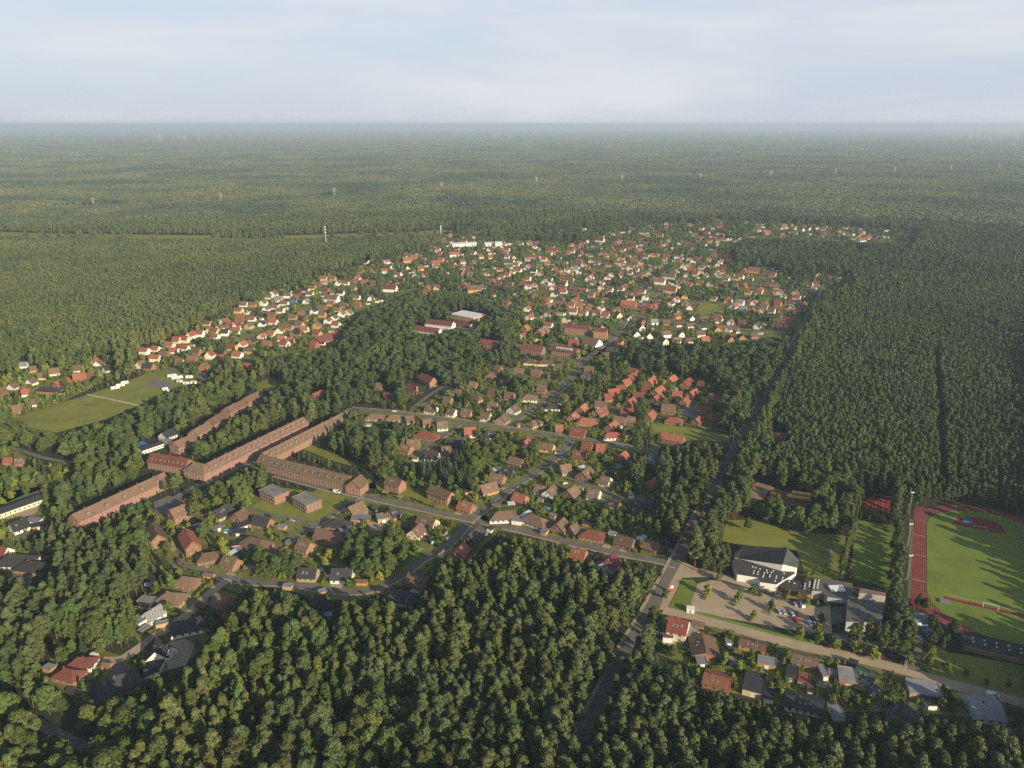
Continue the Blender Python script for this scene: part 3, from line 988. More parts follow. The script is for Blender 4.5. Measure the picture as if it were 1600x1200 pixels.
# the rest of the far village reads as one mass of roofs
if REST:
    b = MB(); mats = [v[1] for v in WALL.values()] + [v[1] for v in ROOF.values()]
    wi = {k: i for i, k in enumerate(WALL)}; ri = {k: len(WALL) + i for i, k in enumerate(ROOF)}
    for h in REST:
        w, r = gable_meshes(h['L'], h['W'], h['hw'], h['zr'], 'h' in h['fl'], h['roof'] == 'f' or h.get('flat', False))
        ca, sa = math.cos(h['a']), math.sin(h['a'])
        for q, mi in ((w, wi[h['wall']]), (r, ri[h['roof']])):
            n = len(b.v)
            b.v += [(h['ctr'].x + x * ca - y * sa, h['ctr'].y + x * sa + y * ca, z) for x, y, z in q.v]
            b.f += [tuple(n + i for i in f) for f in q.f]
            b.m += [mi] * len(q.f)
    o = b.build('distant_houses', mats)
    tag(o, 'distant small houses scattered through the back of the village', 'houses', kind='stuff')

# ---- long brick terraces and apartment blocks
def block(label, x0, y0, s, x1, y1, x2, y2, W, wall, roof, storeys=2, pitch=40, dorm=0, name='apartment_block', cat='apartment block', group=None, hip=False, flat=False, gap=2.7, white_dormer=False, chim=0):
    hw = 0.6 + 2.75 * storeys
    zr = hw + (0.3 if flat else W / 2 * math.tan(R(pitch)))
    a, b = G(x0 + x1 / s, y0 + y1 / s, zr), G(x0 + x2 / s, y0 + y2 / s, zr)
    d = b - a
    L = d.length + (W * 0.6 if hip else 0); ang = math.atan2(d.y, d.x)
    c = (a + b) / 2; c = Vector((c.x, c.y, 0))
    root = empty(name, c, ang)
    tag(root, label, cat, group)
    w, r = gable_meshes(L, W, hw, zr, hip, flat)
    w.build('wall', WALL[wall][1], root)
    rf = r.build('roof', ROOF[roof][1], root)
    add_windows(root, L, W, hw, zr, ang, c, storeys, True, 1.1, gap, True, 96)
    tocam = Vector((-c.x, -c.y, 0))
    sg = 1 if Vector((-math.sin(ang), math.cos(ang), 0)).dot(tocam) > 0 else -1
    sl = (zr - hw) / (W / 2)
    for i in range(dorm):
        x = (i - (dorm - 1) / 2) * (L - 3) / max(dorm, 1)
        m = MB()
        yb, yf = sg * W * .20, sg * W * .36
        z0 = zr - abs(yf) * sl - .1
        lo, hi = min(yb, yf), max(yb, yf)
        ztop = zr - abs(yb) * sl + .35
        m.box(x - .7, lo, z0, x + .7, hi, ztop, 2)
        yy = sg * (abs(yf) + .015)
        m.box(x - .52, min(yy, yy + sg * .03), z0 + .3, x + .52, max(yy, yy + sg * .03), ztop - .2, 0)
        yy = yy + sg * .035
        m.box(x - .36, min(yy, yy + sg * .03), z0 + .45, x + .36, max(yy, yy + sg * .03), ztop - .35, 1)
        m.build('dormer', [M_frame, M_glass, ROOF[roof][1]], rf)
    if white_dormer:
        m = MB(); yb, yf = sg * W * .15, sg * W * .34
        z0 = zr - abs(yf) * sl - .1; ztop = zr - abs(yb) * sl + .3
        m.box(-L * .32, min(yb, yf), z0, L * .32, max(yb, yf), ztop, 0)
        yy = sg * (abs(yf) + .015)
        for i in range(7):
            x = (i - 3) * L * .085
            m.box(x - .7, min(yy, yy + sg * .03), z0 + .3, x + .7, max(yy, yy + sg * .03), ztop - .2, 1)
        m.build('dormer', [M_frame, M_glass], rf)
    for i in range(chim):
        x = (i - (chim - 1) / 2) * (L - 4) / chim
        m = MB(); m.box(x - .45, -.4, zr - .6, x + .45, .5, zr + 1.2); m.build('chimney', M_chim, rf)
    foot_mask(c, ang, L * .98, W, zr)
    FOOT.pop()
    for t in np.linspace(-.46, .46, max(2, int(L / W) + 1)):
        FOOT.append((c.x + math.cos(ang) * L * t, c.y + math.sin(ang) * L * t, W * .62))
    return root
GT = 'long brick terraces of the old quarter'
block('long straight brick block with brown roof standing by itself among trees', 0, 700, 5.3333, 600, 553, 1362, 205, 11, 'b', 'n', 2, 38, 5, 'terraced_block', 'terrace', GT, chim=5)
block('brick wing with red roof and a row of white dormers at the square', 0, 460, 4, 945, 990, 1180, 1028, 11, 'b', 'R', 2, 42, 8, 'terraced_block', 'terrace', GT, chim=3)
block('corner house of the terrace with a hipped brown roof at the square', 0, 460, 4, 1205, 1045, 1285, 1062, 13, 'b', 'n', 2, 36, 0, 'terraced_block', 'terrace', GT, hip=True)
block('long brick terrace wing running up from the square on the left street side', 0, 460, 4, 1290, 1056, 1895, 765, 11, 'b', 'n', 2, 40, 16, 'terraced_block', 'terrace', GT, chim=9)
block('long brick terrace wing facing the lawn on the right street side', 400, 460, 4, 40, 990, 565, 728, 11, 'b', 'n', 2, 40, 14, 'terraced_block', 'terrace', GT, chim=8)
block('brick terrace wing with stepped gables closing the lawn in front', 400, 460, 4, 30, 1000, 590, 1135, 11, 'b', 'n', 2, 40, 12, 'terraced_block', 'terrace', GT, chim=9)
block('brick end house with cross gable closing the front terrace wing', 400, 460, 4, 600, 1165, 655, 1125, 12, 'b', 'n', 2, 40, 0, 'terraced_block', 'terrace', GT)
for i, (x1, y1, x2, y2, wd) in enumerate(((1080, 925, 1185, 880, 'lowest'), (1200, 850, 1295, 800, 'second'), (1300, 785, 1395, 730, 'third'), (1405, 710, 1505, 664, 'fourth'), (1520, 650, 1610, 606, 'topmost'))):
    block(f'{wd} of five linked brown-roofed brick houses rising behind the terraces', 0, 460, 4, x1, y1, x2, y2, 10, 'b', 'n', 2, 36, 0, 'row_house', 'row house', 'linked brick row houses', chim=1)
block('grey flat-roofed brick apartment block, the left of two on the green', 300, 700, 5.3333, 618, 380, 742, 329, 18, 'b', 'f', 2, flat=True, group='flat-roofed brick blocks')
block('grey flat-roofed brick apartment block, the right of two on the green', 300, 700, 5.3333, 888, 444, 1020, 394, 18, 'b', 'f', 2, flat=True, group='flat-roofed brick blocks')
GB = 'brick apartment blocks with dark red roofs'
block('long three-storey brick block with dark red roof at the back', 740, 470, 6.6667, 955, 238, 1215, 260, 11, 'b', 'R', 3, 30, group=GB)
block('short three-storey brick block with dark red roof beside the long one', 740, 470, 6.6667, 1255, 278, 1395, 286, 11, 'b', 'R', 3, 30, group=GB)
block('brick block with small dormers in its dark red roof', 740, 470, 6.6667, 510, 442, 730, 470, 12, 'b', 'R', 2, 38, 5, group=GB)
block('brick block with one long white dormer in its dark red roof', 740, 470, 6.6667, 830, 458, 1085, 492, 12, 'b', 'R', 2, 38, white_dormer=True, group=GB)
block('brick double house with bright red roof at the wood edge', 740, 470, 6.6667, 78, 394, 246, 420, 11, 'b', 'r', 2, 36, group=GB)
GS = 'school buildings in the wood'
block('white two-storey school wing with dark red roof in the wood', 560, 350, 6.6667, 715, 988, 990, 1018, 12, 'w', 'R', 2, 36, name='school_building', cat='school', group=GS)
block('front white school wing with dark red roof half hidden by trees', 560, 350, 6.6667, 572, 1050, 850, 1090, 12, 'w', 'R', 1, 36, name='school_building', cat='school', group=GS)
block('right school wing with dark red roof below the pale hall', 560, 350, 6.6667, 1000, 1000, 1180, 1040, 12, 'w', 'R', 1, 36, name='school_building', cat='school', group=GS)
block('large pale school hall with white flat roof and ochre end wall', 560, 350, 6.6667, 1030, 918, 1268, 962, 27, 'o', 'W', 2, flat=True, name='school_hall', cat='hall', group=GS)
block('low hall with huge dark red roof at the edge of the western village', 400, 400, 6.6667, 610, 845, 850, 778, 20, 'b', 'R', 1, 28, name='hall', cat='hall')
GF = 'white factory sheds behind the village'
block('longest white factory shed with flat roof behind the far village', 560, 350, 6.6667, 965, 205, 1240, 192, 22, 'w', 'W', 2, flat=True, name='factory_shed', cat='factory shed', group=GF)
block('middle white factory shed with flat roof behind the far village', 560, 350, 6.6667, 1315, 195, 1410, 195, 20, 'w', 'W', 2, flat=True, name='factory_shed', cat='factory shed', group=GF)
block('tallest white factory shed, a square block behind the far village', 560, 350, 6.6667, 1425, 188, 1500, 188, 20, 'w', 'W', 3, flat=True, name='factory_shed', cat='factory shed', group=GF)
block('cream low factory shed at the right end behind the far village', 560, 350, 6.6667, 1505, 205, 1590, 195, 16, 'c', 'f', 1, flat=True, name='factory_shed', cat='factory shed', group=GF)
block('long cream workshop with low anthracite roof at the left edge', 0, 700, 5.3333, -60, 525, 345, 385, 11, 'c', 'd', 1, 14, name='workshop', cat='workshop')
block('low white building with anthracite roof behind the brick square', 0, 460, 4, 870, 960, 1005, 915, 9, 'w', 'd', 1, 14, name='workshop', cat='workshop')
block('white house with anthracite roof behind the low white building', 0, 460, 4, 1010, 865, 1078, 838, 10, 'w', 'd', 1, 38, name='white_house', cat='house')
block('long brick changing block with domed skylights beside the running track', 1300, 900, 5.3333, 1085, 510, 1640, 640, 11, 'b', 'd', 1, flat=True, name='changing_block', cat='changing block')
block('kindergarten with dark red roof and ochre walls among the trees', 1100, 740, 5.3333, 625, 150, 862, 188, 13, 'o', 'R', 1, 24, name='kindergarten', cat='kindergarten')

# ---- sheds, garages and carports
def flat_box(name, label, cat, x0, y0, s, x1, y1, x2, y2, W, wall, roof, hw=2.5, group=None, posts=False):
    a, b = G(x0 + x1 / s, y0 + y1 / s, hw), G(x0 + x2 / s, y0 + y2 / s, hw)
    d = b - a; L = d.length; ang = math.atan2(d.y, d.x); c = (a + b) / 2; c = Vector((c.x, c.y, 0))
    root = empty(name, c, ang)
    tag(root, label, cat, group)
    if posts:
        for sx in (-1, 1):
            for sy in (-1, 1):
                m = MB(); m.box(sx * (L / 2 - .3) - .08, sy * (W / 2 - .3) - .08, 0, sx * (L / 2 - .3) + .08, sy * (W / 2 - .3) + .08, hw)
                m.build('post', M_metal, root)
        m = MB(); m.box(-L / 2, -W / 2, hw, L / 2, W / 2, hw + .2); m.build('roof', ROOF[roof][1], root)
    else:
        w, r = gable_meshes(L, W, hw, hw, False, True)
        w.build('wall', WALL[wall][1], root); r.build('roof', ROOF[roof][1], root)
        m = MB(); m.box(-1.1, -W / 2 - .06, 0.05, 1.1, -W / 2 - .02, min(2.1, hw - .2)); m.build('door', M_frame, root)
    foot_mask(c, ang, L, W, hw)
    return root
S5 = 5.3333
for it in [
 ('carport', 'open white-roofed carport between two brick houses', 'carport', 300, 700, S5, 298, 888, 402, 832, 4, 'w', 'W', 2.6, True),
 ('garage', 'brick flat garage joined to the dark hipped house', 'garage', 300, 700, S5, 330, 800, 400, 790, 5, 'b', 'd', 2.6, False),
 ('garage', 'dark flat garage row beside the anthracite-roofed brick house', 'garage', 300, 700, S5, 370, 655, 500, 612, 5, 'b', 'd', 2.6, False),
 ('garden_shed', 'dark timber shed below the flat garage row', 'shed', 300, 700, S5, 335, 692, 445, 690, 6, 'g', 'd', 2.3, False),
 ('garden_shed', 'narrow grey-roofed shed beside the blue pool', 'shed', 300, 700, S5, 165, 680, 255, 640, 4, 'g', 'g', 2.3, False),
 ('garage', 'grey flat garage below the hipped house at the corner', 'garage', 300, 700, S5, 1225, 680, 1325, 655, 6, 'b', 'g', 2.6, False),
 ('garage', 'grey-roofed extension in front of the brown gabled corner house', 'garage', 300, 700, S5, 1330, 580, 1480, 580, 7, 'b', 'g', 2.8, False),
 ('garage', 'white garage with dark roof left of the white house on the lane', 'garage', 300, 700, S5, 1110, 1030, 1195, 1010, 7, 'w', 'd', 2.8, False),
 ('garage', 'pale flat house-front garage at the sandy yard', 'garage', 300, 700, S5, 1540, 575, 1640, 560, 8, 't', 'f', 3, False),
 ('garage', 'white-roofed garage at the end of the street row', 'garage', 760, 700, S5, 1255, 740, 1330, 750, 7, 'w', 'W', 2.8, False),
 ('garage', 'pale grey flat garage between two white hipped houses', 'garage', 760, 700, S5, 220, 585, 300, 595, 7, 'w', 'g', 2.8, False),
 ('carport', 'long narrow white carport roof beside the hipped house', 'carport', 760, 700, S5, 290, 570, 365, 520, 3, 'w', 'W', 2.6, True),
 ('garage', 'grey flat garage joined to the dark red hipped house', 'garage', 760, 700, S5, 760, 680, 815, 690, 6, 'w', 'g', 2.8, False),
 ('carport', 'white carport roof beside the tall brick gable', 'carport', 760, 700, S5, 765, 165, 825, 150, 5, 'w', 'W', 2.6, True),
 ('carport', 'small white carport roof below the red-roofed corner house', 'carport', 600, 700, S5, 1030, 462, 1090, 458, 5, 'w', 'W', 2.6, True),
 ('carport', 'white carport roof beside the dark timber house', 'carport', 600, 700, S5, 910, 180, 975, 170, 6, 'w', 'W', 2.6, True),
 ('garden_shed', 'teal-roofed garden shed beside the parked blue car', 'shed', 600, 700, S5, 380, 765, 425, 757, 5, 'g', 'G', 2.2, False),
 ('carport', 'tiny white shelter roof behind the black gabled house', 'carport', 600, 700, S5, 830, 722, 862, 718, 4, 'w', 'W', 2.4, True),
 ('garage', 'white garage with grey roof in front of the red house', 'garage', 1000, 900, S5, 190, 478, 270, 485, 6.5, 'w', 'n', 3, False),
 ('garage', 'ochre terrace annex beside the red-roofed house', 'garage', 1000, 900, S5, 365, 470, 465, 440, 6, 'o', 'f', 2.8, False),
 ('garden_shed', 'pale grey shed roof between the gardens', 'shed', 1000, 900, S5, 470, 700, 550, 700, 6, 'g', 'g', 2.3, False),
 ('garden_shed', 'small grey shed behind the ochre bungalow', 'shed', 1000, 900, S5, 712, 535, 770, 540, 4, 'g', 'g', 2.3, False),
 ('garden_shed', 'ochre shed with long pale grey roof below the bungalow', 'shed', 1000, 900, S5, 985, 690, 1132, 722, 6, 'o', 'g', 2.6, False),
 ('garage', 'dark flat annex in front of the brown-roofed brick house', 'garage', 1000, 900, S5, 1222, 785, 1318, 808, 9, 'b', 'd', 2.8, False),
 ('garden_shed', 'bright red flat shed roof in the gardens', 'shed', 1000, 900, S5, 1315, 838, 1408, 858, 7, 't', 'r', 2.5, False),
 ('garden_shed', 'narrow brick shed with grey roof at the garden path', 'shed', 1000, 900, S5, 1500, 785, 1550, 785, 8, 'b', 'g', 2.8, False),
 ('garden_shed', 'brown weathered shed standing on the garden lawn', 'shed', 1000, 900, S5, 1395, 930, 1445, 940, 6, 'o', 'n', 2.4, False),
 ('garden_house', 'broad anthracite flat-roofed house below the pines', 'house', 1000, 900, S5, 872, 862, 1036, 905, 14, 'c', 'd', 3.2, False),
 ('garden_shed', 'low dark shed beside the broad flat-roofed house', 'shed', 1000, 900, S5, 1030, 975, 1110, 990, 7, 'w', 'd', 2.5, False),
 ('garden_house', 'brick house with grey flat roof beside the green roof', 'house', 1300, 900, S5, 55, 808, 200, 835, 11, 'b', 'f', 3.2, False),
 ('garden_house', 'long grey flat-roofed house with a lit white front', 'house', 1300, 900, S5, 632, 910, 900, 955, 10, 't', 'g', 3.2, False),
 ('garage', 'dark flat garage in front of the long grey house', 'garage', 1300, 900, S5, 770, 1030, 870, 1030, 8, 'w', 'd', 2.5, False),
 ('garden_shed', 'pale shed roof at the wood edge below the gardens', 'shed', 1000, 1000, 2.6667, 795, 290, 840, 292, 9, 'w', 'g', 2.5, False),
 ('store_shed', 'grey-roofed store shed with blue walls behind the sports ground', 'shed', 1300, 900, S5, 652, 338, 790, 350, 6, 'k', 'g', 3, False),
 ('carport', 'white flat carport beside the white gabled house', 'carport', 0, 860, S5, 1405, 835, 1455, 828, 4.5, 'w', 'W', 2.6, True),
 ('garage', 'anthracite carport roof in front of the white gabled house', 'garage', 0, 860, S5, 1215, 955, 1350, 950, 6, 'w', 'd', 2.6, False),
 ('garage', 'grey flat roof joining the white bungalow and its neighbour', 'garage', 0, 860, S5, 1165, 400, 1290, 415, 5, 'w', 'g', 2.7, False),
 ('garage', 'pale grey garage at the end of the white bungalow', 'garage', 0, 860, S5, 1115, 560, 1190, 590, 5, 'w', 'g', 2.7, False),
 ('garage', 'ochre flat garage beside the white anthracite-roofed house', 'garage', 0, 700, S5, 265, 650, 365, 628, 6, 'o', 'd', 2.7, False),
 ('garage', 'grey flat annex behind the ochre garage', 'garage', 0, 700, S5, 225, 595, 330, 605, 6, 'w', 'g', 2.7, False),
 ('workshop_annex', 'blue sheet roof beside the low white building', 'shed', 0, 460, 4, 865, 942, 912, 928, 8, 'w', 'K', 2.5, False),
 ('workshop_annex', 'pale grey flat roof right of the low white building', 'shed', 0, 460, 4, 1010, 922, 1060, 905, 8, 'w', 'g', 2.6, False),
]:
    flat_box(*it[:13], hw=it[13], posts=it[14], group=it[2] + 's of the settlement')

# ---- the sports hall and the school on the car park
def poly_prism(name, pts, x0, y0, s, z0, z1, m, parent, mt=None, mats=None):
    P = [G(x0 + x / s, y0 + y / s, z1) for x, y in pts]
    area = sum(P[i].x * P[(i + 1) % len(P)].y - P[(i + 1) % len(P)].x * P[i].y for i in range(len(P)))
    if area < 0: P = P[::-1]
    b = MB(); o = parent.location
    b.prism([(p.x - o.x, p.y - o.y) for p in P], z0, z1, 0, 1 if mats else None)
    q = proj(np.array([(p.x, p.y, z) for p in P for z in (0, z1)]))
    k = len(P)
    paint(M_HOUSE, [(q[0][2 * i + 1], q[1][2 * i + 1]) for i in range(k)])
    c = sum((Vector(p) for p in P), Vector()) / k
    for p in P: FOOT.append(((p.x + c.x) / 2, (p.y + c.y) / 2, (p - c).length / 2))
    return b.build(name, mats or m, parent)
M_hallroof = mat('hall_roof', (0.034, 0.035, 0.037), 0.8, nscale=0.15, namp=0.12)
M_hallend = mat('hall_roof_end', (0.10, 0.11, 0.105), 0.8, nscale=0.15, namp=0.1)
M_annex = mat('bitumen_roof', (0.085, 0.072, 0.072), 0.9, nscale=0.1, namp=0.15)
M_gravel = mat('grey_gravel_roof', (0.155, 0.15, 0.135), 0.95, nscale=0.08, namp=0.2)
M_white = WALL['w'][1]
hc = G(1100 + 500 / S5, 740 + 720 / S5); hc.z = 0
hall = empty('sports_hall', hc)
tag(hall, 'sports hall with faceted black roof and white walls beside the car park', 'sports hall')
def ex(x, y, z): 
    p = G(1100 + x / S5, 740 + y / S5, z); return (p.x - hc.x, p.y - hc.y, z)
top = [ex(345, 600, 9.0), ex(690, 622, 11.5), ex(655, 742, 10.0), ex(300, 694, 5.6)]
Rl = [ex(785, 722, 8.0), ex(774, 772, 8.0)]
Ll = [ex(252, 668, 5.2), ex(258, 690, 4.9)]
w = MB()
outer = [top[3], top[2], Rl[1], Rl[0], top[1], top[0], Ll[0], Ll[1]]
for i in range(len(outer)):
    a, b = outer[i], outer[(i + 1) % len(outer)]
    w.face([(a[0], a[1], 0), (b[0], b[1], 0), (b[0], b[1], b[2] - .6), (a[0], a[1], a[2] - .6)])
w.build('wall', M_white, hall)
cc = Vector((0, 0, 0))
r = MB()
def grow(p, k=1.03): 
    c = Vector((sum(q[0] for q in outer) / 8, sum(q[1] for q in outer) / 8, 0)); v = Vector((p[0], p[1], 0))
    v = c + (v - c) * k; return (v.x, v.y, p[2])
T = [grow(p) for p in top]; RL = [grow(p) for p in Rl]; LL = [grow(p) for p in Ll]
r.slab([T[3], T[2], T[1], T[0]], 1.3, 0)
r.slab([T[2], RL[1], RL[0], T[1]], .9, 1)
r.slab([T[0], LL[0], LL[1], T[3]], .9, 1)
r.build('roof', [M_hallroof, M_hallend], hall)
paint(M_HOUSE, [(1100 + a / S5, 740 + c / S5) for a, c in ((345, 598), (690, 618), (788, 720), (776, 830), (690, 830), (255, 740), (248, 668))])
for a in (380, 480, 580, 690): q_ = G(1100 + a / S5, 740 + 745 / S5); FOOT.append((q_.x, q_.y, 15))
annex_pts = [(235, 722), (300, 712), (655, 795), (762, 800), (755, 835), (605, 925), (468, 905), (450, 868), (278, 840)]
an = poly_prism('annex', annex_pts, 1100, 740, S5, 0, 4.4, None, hall, mats=[M_white, M_annex])
dm = MB()
for i in range(8):
    t0, t1 = i * math.pi / 4, (i + 1) * math.pi / 4
    for j, (r0, z0, r1, z1) in enumerate(((.55, 0, .55, .2), (.55, .2, .38, .38), (.38, .38, .02, .46))):
        dm.face([(r0 * math.cos(t0), r0 * math.sin(t0), z0), (r0 * math.cos(t1), r0 * math.sin(t1), z0), (r1 * math.cos(t1), r1 * math.sin(t1), z1), (r1 * math.cos(t0), r1 * math.sin(t0), z1)])
DOME = dm.mesh('skylight_dome', [mat('white_dome', (0.60, 0.60, 0.58), 0.5, namp=0.03)])
def dome(x, y, x0, y0, z, root, parent):
    o = link('skylight_dome', DOME, parent)
    p = G(x0 + x / S5, y0 + y / S5, z); o.location = (p.x - root.location.x, p.y - root.location.y, z)
    return o
for x, y in [(403, 777), (415, 812), (410, 832), (450, 818), (445, 838), (500, 830), (495, 848), (490, 862), (520, 806), (525, 825), (560, 825), (548, 845), (546, 860), (575, 810), (602, 855), (598, 872), (655, 868), (650, 885), (665, 832), (590, 895), (428, 785), (465, 795)]:
    dome(x, y, 1100, 740, 4.4, hall, an)
sch = empty('school_complex', G(1330, 935))
tag(sch, 'flat-roofed grey school complex joined to the sports hall', 'school')
s1 = poly_prism('low_wing', [(690, 880), (840, 905), (892, 1005), (860, 1012), (640, 935)], 1100, 740, S5, 0, 3.8, None, sch, mats=[WALL['b'][1], M_annex])
s2 = poly_prism('entrance_wing', [(845, 865), (905, 872), (895, 990), (838, 960)], 1100, 740, S5, 0, 4.6, None, sch, mats=[WALL['b'][1], M_annex])
s3 = poly_prism('classroom_wing', [(915, 870), (985, 866), (1238, 915), (1235, 985), (1195, 1000), (1190, 1052), (1030, 1028), (990, 985), (900, 975)], 1100, 740, S5, 0, 5.0, None, sch, mats=[M_concrete, M_gravel])
s4 = poly_prism('main_hall', [(1200, 1000), (1290, 1032), (1512, 1060), (1480, 1240), (1185, 1235)], 1100, 740, S5, 0, 6.0, None, sch, mats=[M_concrete, M_gravel])
s5 = poly_prism('upper_storey', [(235, 98), (450, 140), (448, 168), (224, 140)], 1300, 900, S5, 6.05, 10.0, None, sch, mats=[M_concrete, mat('rusty_gravel', (0.26, 0.18, 0.14), 0.9, nscale=.3, namp=.2)])
for x, y in [(708, 900), (752, 915), (810, 938), (840, 920), (838, 940), (835, 960), (880, 905), (878, 922), (876, 940)]:
    dome(x, y, 1100, 740, 3.8 if x < 830 else 4.6, sch, s1 if x < 830 else s2)
for i in range(5):
    for x in (925, 955):
        dome(x - i * 3, 890 + i * 16, 1100, 740, 5.0, sch, s3)
p0 = G(1100 + 1105 / S5, 740 + 962 / S5, 5); b = MB(); b.box(-4, -2.4, 5.02, 4, 2.4, 6.1); o = b.build('roof_light', M_white, sch); o.location = (p0.x - sch.location.x, p0.y - sch.location.y, 0)
for i in range(9):
    b = MB(); b.box(-.9, -.06, 1, .9, .06, 2.6); o = b.build('window', M_glass, sch)
    p = G(1100 + (1040 + i * 16) / S5, 740 + (1036 + i * 2.2) / S5, 5.0); o.location = (p.x - sch.location.x, p.y - sch.location.y - .12, 0)
for nm, c0 in (('changing_block', None),):
    for o in list(C.objects):
        if o.name.startswith('changing_block') and o.type == 'EMPTY':
            rf = [c for c in o.children if c.name.startswith('roof')][0]
            L = max(v.co.x for v in rf.data.vertices)
            for i in range(9):
                for sy in (-1.8, 1.8):
                    q = link('skylight_dome', DOME, rf); q.location = (-L + 5 + i * 5.2, sy, 3.58)
        if o.name.startswith('kindergarten') and o.type == 'EMPTY':
            rf = [c for c in o.children if c.name.startswith('roof')][0]
            b = MB(); b.box(-4, -3.6, 4.2, 12, -1.8, 6.3); b.box(-1, 2.2, 4.2, 13, 4.0, 6.9); b.build('clerestory', WALL['y'][1], rf)

# ------------------------------------------------------------------ running track, courts
def FP(x, y): return G(1300 + x / S5, 740 + y / S5)
A, B_ = FP(782, 955), FP(784, 425)         # inner edge of the home straight, near and far end
u = (B_ - A).normalized(); n_ = Vector((u.y, -u.x, 0))     # n_ points to the right, into the field
RAD = 36.5
LEN = (B_ - A).length
TW = 7.4
def oval(off, seg=40):
    r = RAD + off
    cA, cB = A + n_ * RAD, B_ + n_ * RAD
    pts = []
    for i in range(seg + 1):
        t = math.pi * i / seg
        pts.append(cB - n_ * r * math.cos(t) + u * r * math.sin(t))
    for i in range(seg + 1):
        t = math.pi * i / seg
        pts.append(cA + n_ * r * math.cos(t) - u * r * math.sin(t))
    return pts
outer, inner = oval(TW), oval(0)
b = MB()
for i in range(len(outer)):
    j = (i + 1) % len(outer)
    b.face([(inner[i].x, inner[i].y, .12), (inner[j].x, inner[j].y, .12), (outer[j].x, outer[j].y, .12), (outer[i].x, outer[i].y, .12)])
def quad(a, bb, w0, w1, z): b.face([(a - n_ * w0).to_tuple()[:2] + (z,), (bb - n_ * w0).to_tuple()[:2] + (z,), (bb - n_ * w1).to_tuple()[:2] + (z,), (a - n_ * w1).to_tuple()[:2] + (z,)])
FAR = B_ + u * 26
quad(B_ - u * 1, FAR, 0, TW, .125)
quad(A - u * 24, A + u * 1, 0.6, TW, .125)
tr = b.build('running_track', M_tartan); tag(tr, kind='structure')
me = tr.data
for p_ in me.polygons:
    pass
sheet('infield_grass', oval(-.4), 0.10, M_pitch)
b = MB()
for k in range(7):
    off = 0.15 + k * 1.18
    ring = oval(off); ring2 = oval(off + .05)
    for i in range(len(ring)):
        j = (i + 1) % len(ring)
        b.face([(ring[i].x, ring[i].y, .15), (ring[j].x, ring[j].y, .15), (ring2[j].x, ring2[j].y, .15), (ring2[i].x, ring2[i].y, .15)])
    quad(B_, FAR, off, off + .05, .15)
b.build('lane_line', M_line)['kind'] = 'structure'
b = MB()
for t in (0.08, .45, .78): quad(A + u * LEN * t, A + u * (LEN * t + .3), .2, TW - .1, .16)
b.build('start_line', M_line)['kind'] = 'structure'
cB = B_ + n_ * RAD
dz = [FP(x, y) for x, y in ((1005, 412), (1018, 392), (1060, 374), (1130, 366), (1210, 368), (1280, 378), (1340, 395), (1395, 425), (1430, 460), (1450, 500), (1340, 490), (1250, 475), (1180, 460), (1090, 437))]
sheet('jump_zone', dz, .13, M_tartan)
rw0, rw1 = A + n_ * 9 - u * 6, A + n_ * 66 - u * 6
ribbon('runway', [rw0, rw1], 3.0, .135, M_tartan)
ribbon('infield_line', [rw0 + u * 4, rw1 + u * 4], .3, .14, M_line)
ov = proj(np.array([(p.x, p.y, 0) for p in oval(TW + 4)])); paint(M_OPEN, list(zip(ov[0], ov[1])))
chute = [FP(680, 300), FP(800, 310), FP(800, 440), FP(680, 440)]
paint(M_OPEN, [(1300 + x / S5, 740 + y / S5) for x, y in ((640, 285), (860, 310), (900, 440), (665, 1050), (640, 1050))])
TRACKC = (cB + (A + n_ * RAD)) / 2
FOOTX = [(TRACKC + u * t).to_tuple()[:2] + (46.0,) for t in np.linspace(-LEN / 2, LEN / 2, 7)]
FOOT += FOOTX
ribbon('spectator_path', [FP(660, 380), FP(655, 700), FP(650, 1040)], 2.5, .07, M_sand)
court = [(1347, 773), (1391, 780.5), (1390, 803), (1346, 796)]
sheet('red_court', [G(*p) for p in court], .11, M_court); paint(M_OPEN, court)
b = MB()
cw = [G(*p) for p in court]
for t in (.25, .5, .75):
    a, c = cw[0].lerp(cw[1], t), cw[3].lerp(cw[2], t)
    d = (c - a).normalized(); nn = Vector((-d.y, d.x, 0)) * .12
    b.face([(a + d * 2 - nn).to_tuple()[:2] + (.13,), (c - d * 2 - nn).to_tuple()[:2] + (.13,), (c - d * 2 + nn).to_tuple()[:2] + (.13,), (a + d * 2 + nn).to_tuple()[:2] + (.13,)])
b.build('court_line', M_line)['kind'] = 'structure'
def goal(loc, rz, w, label, hgt=2.44):
    root = empty('goal', loc, rz); tag(root, label, 'goal', 'sports goals')
    for sx in (-1, 1):
        m = MB(); m.tube((sx * w / 2, 0, 0), (sx * w / 2, 0, hgt), .09, .09); m.build('post', M_frame, root)
        m = MB(); m.tube((sx * w / 2, 0, hgt), (sx * w / 2, 1.8, 0.05), .05, .05); m.build('stay', M_frame, root)
    m = MB(); m.tube((-w / 2 - .09, 0, hgt), (w / 2 + .09, 0, hgt), .09, .09); m.build('crossbar', M_frame, root)
an_ = math.atan2(n_.y, n_.x)
goal(G(1300 + 1320 / S5, 900 + 265 / S5), an_ + math.pi, 7.3, 'white football goal at the near end of the track field')
goal(FP(1235, 470), an_, 7.3, 'white football goal in front of the red jump zone')
goal(FP(370, 195), an_, 3, 'small white goal at the back of the red court', 2)
goal(FP(460, 215), an_, 4.5, 'wider white goal at the right back of the red court', 2.2)
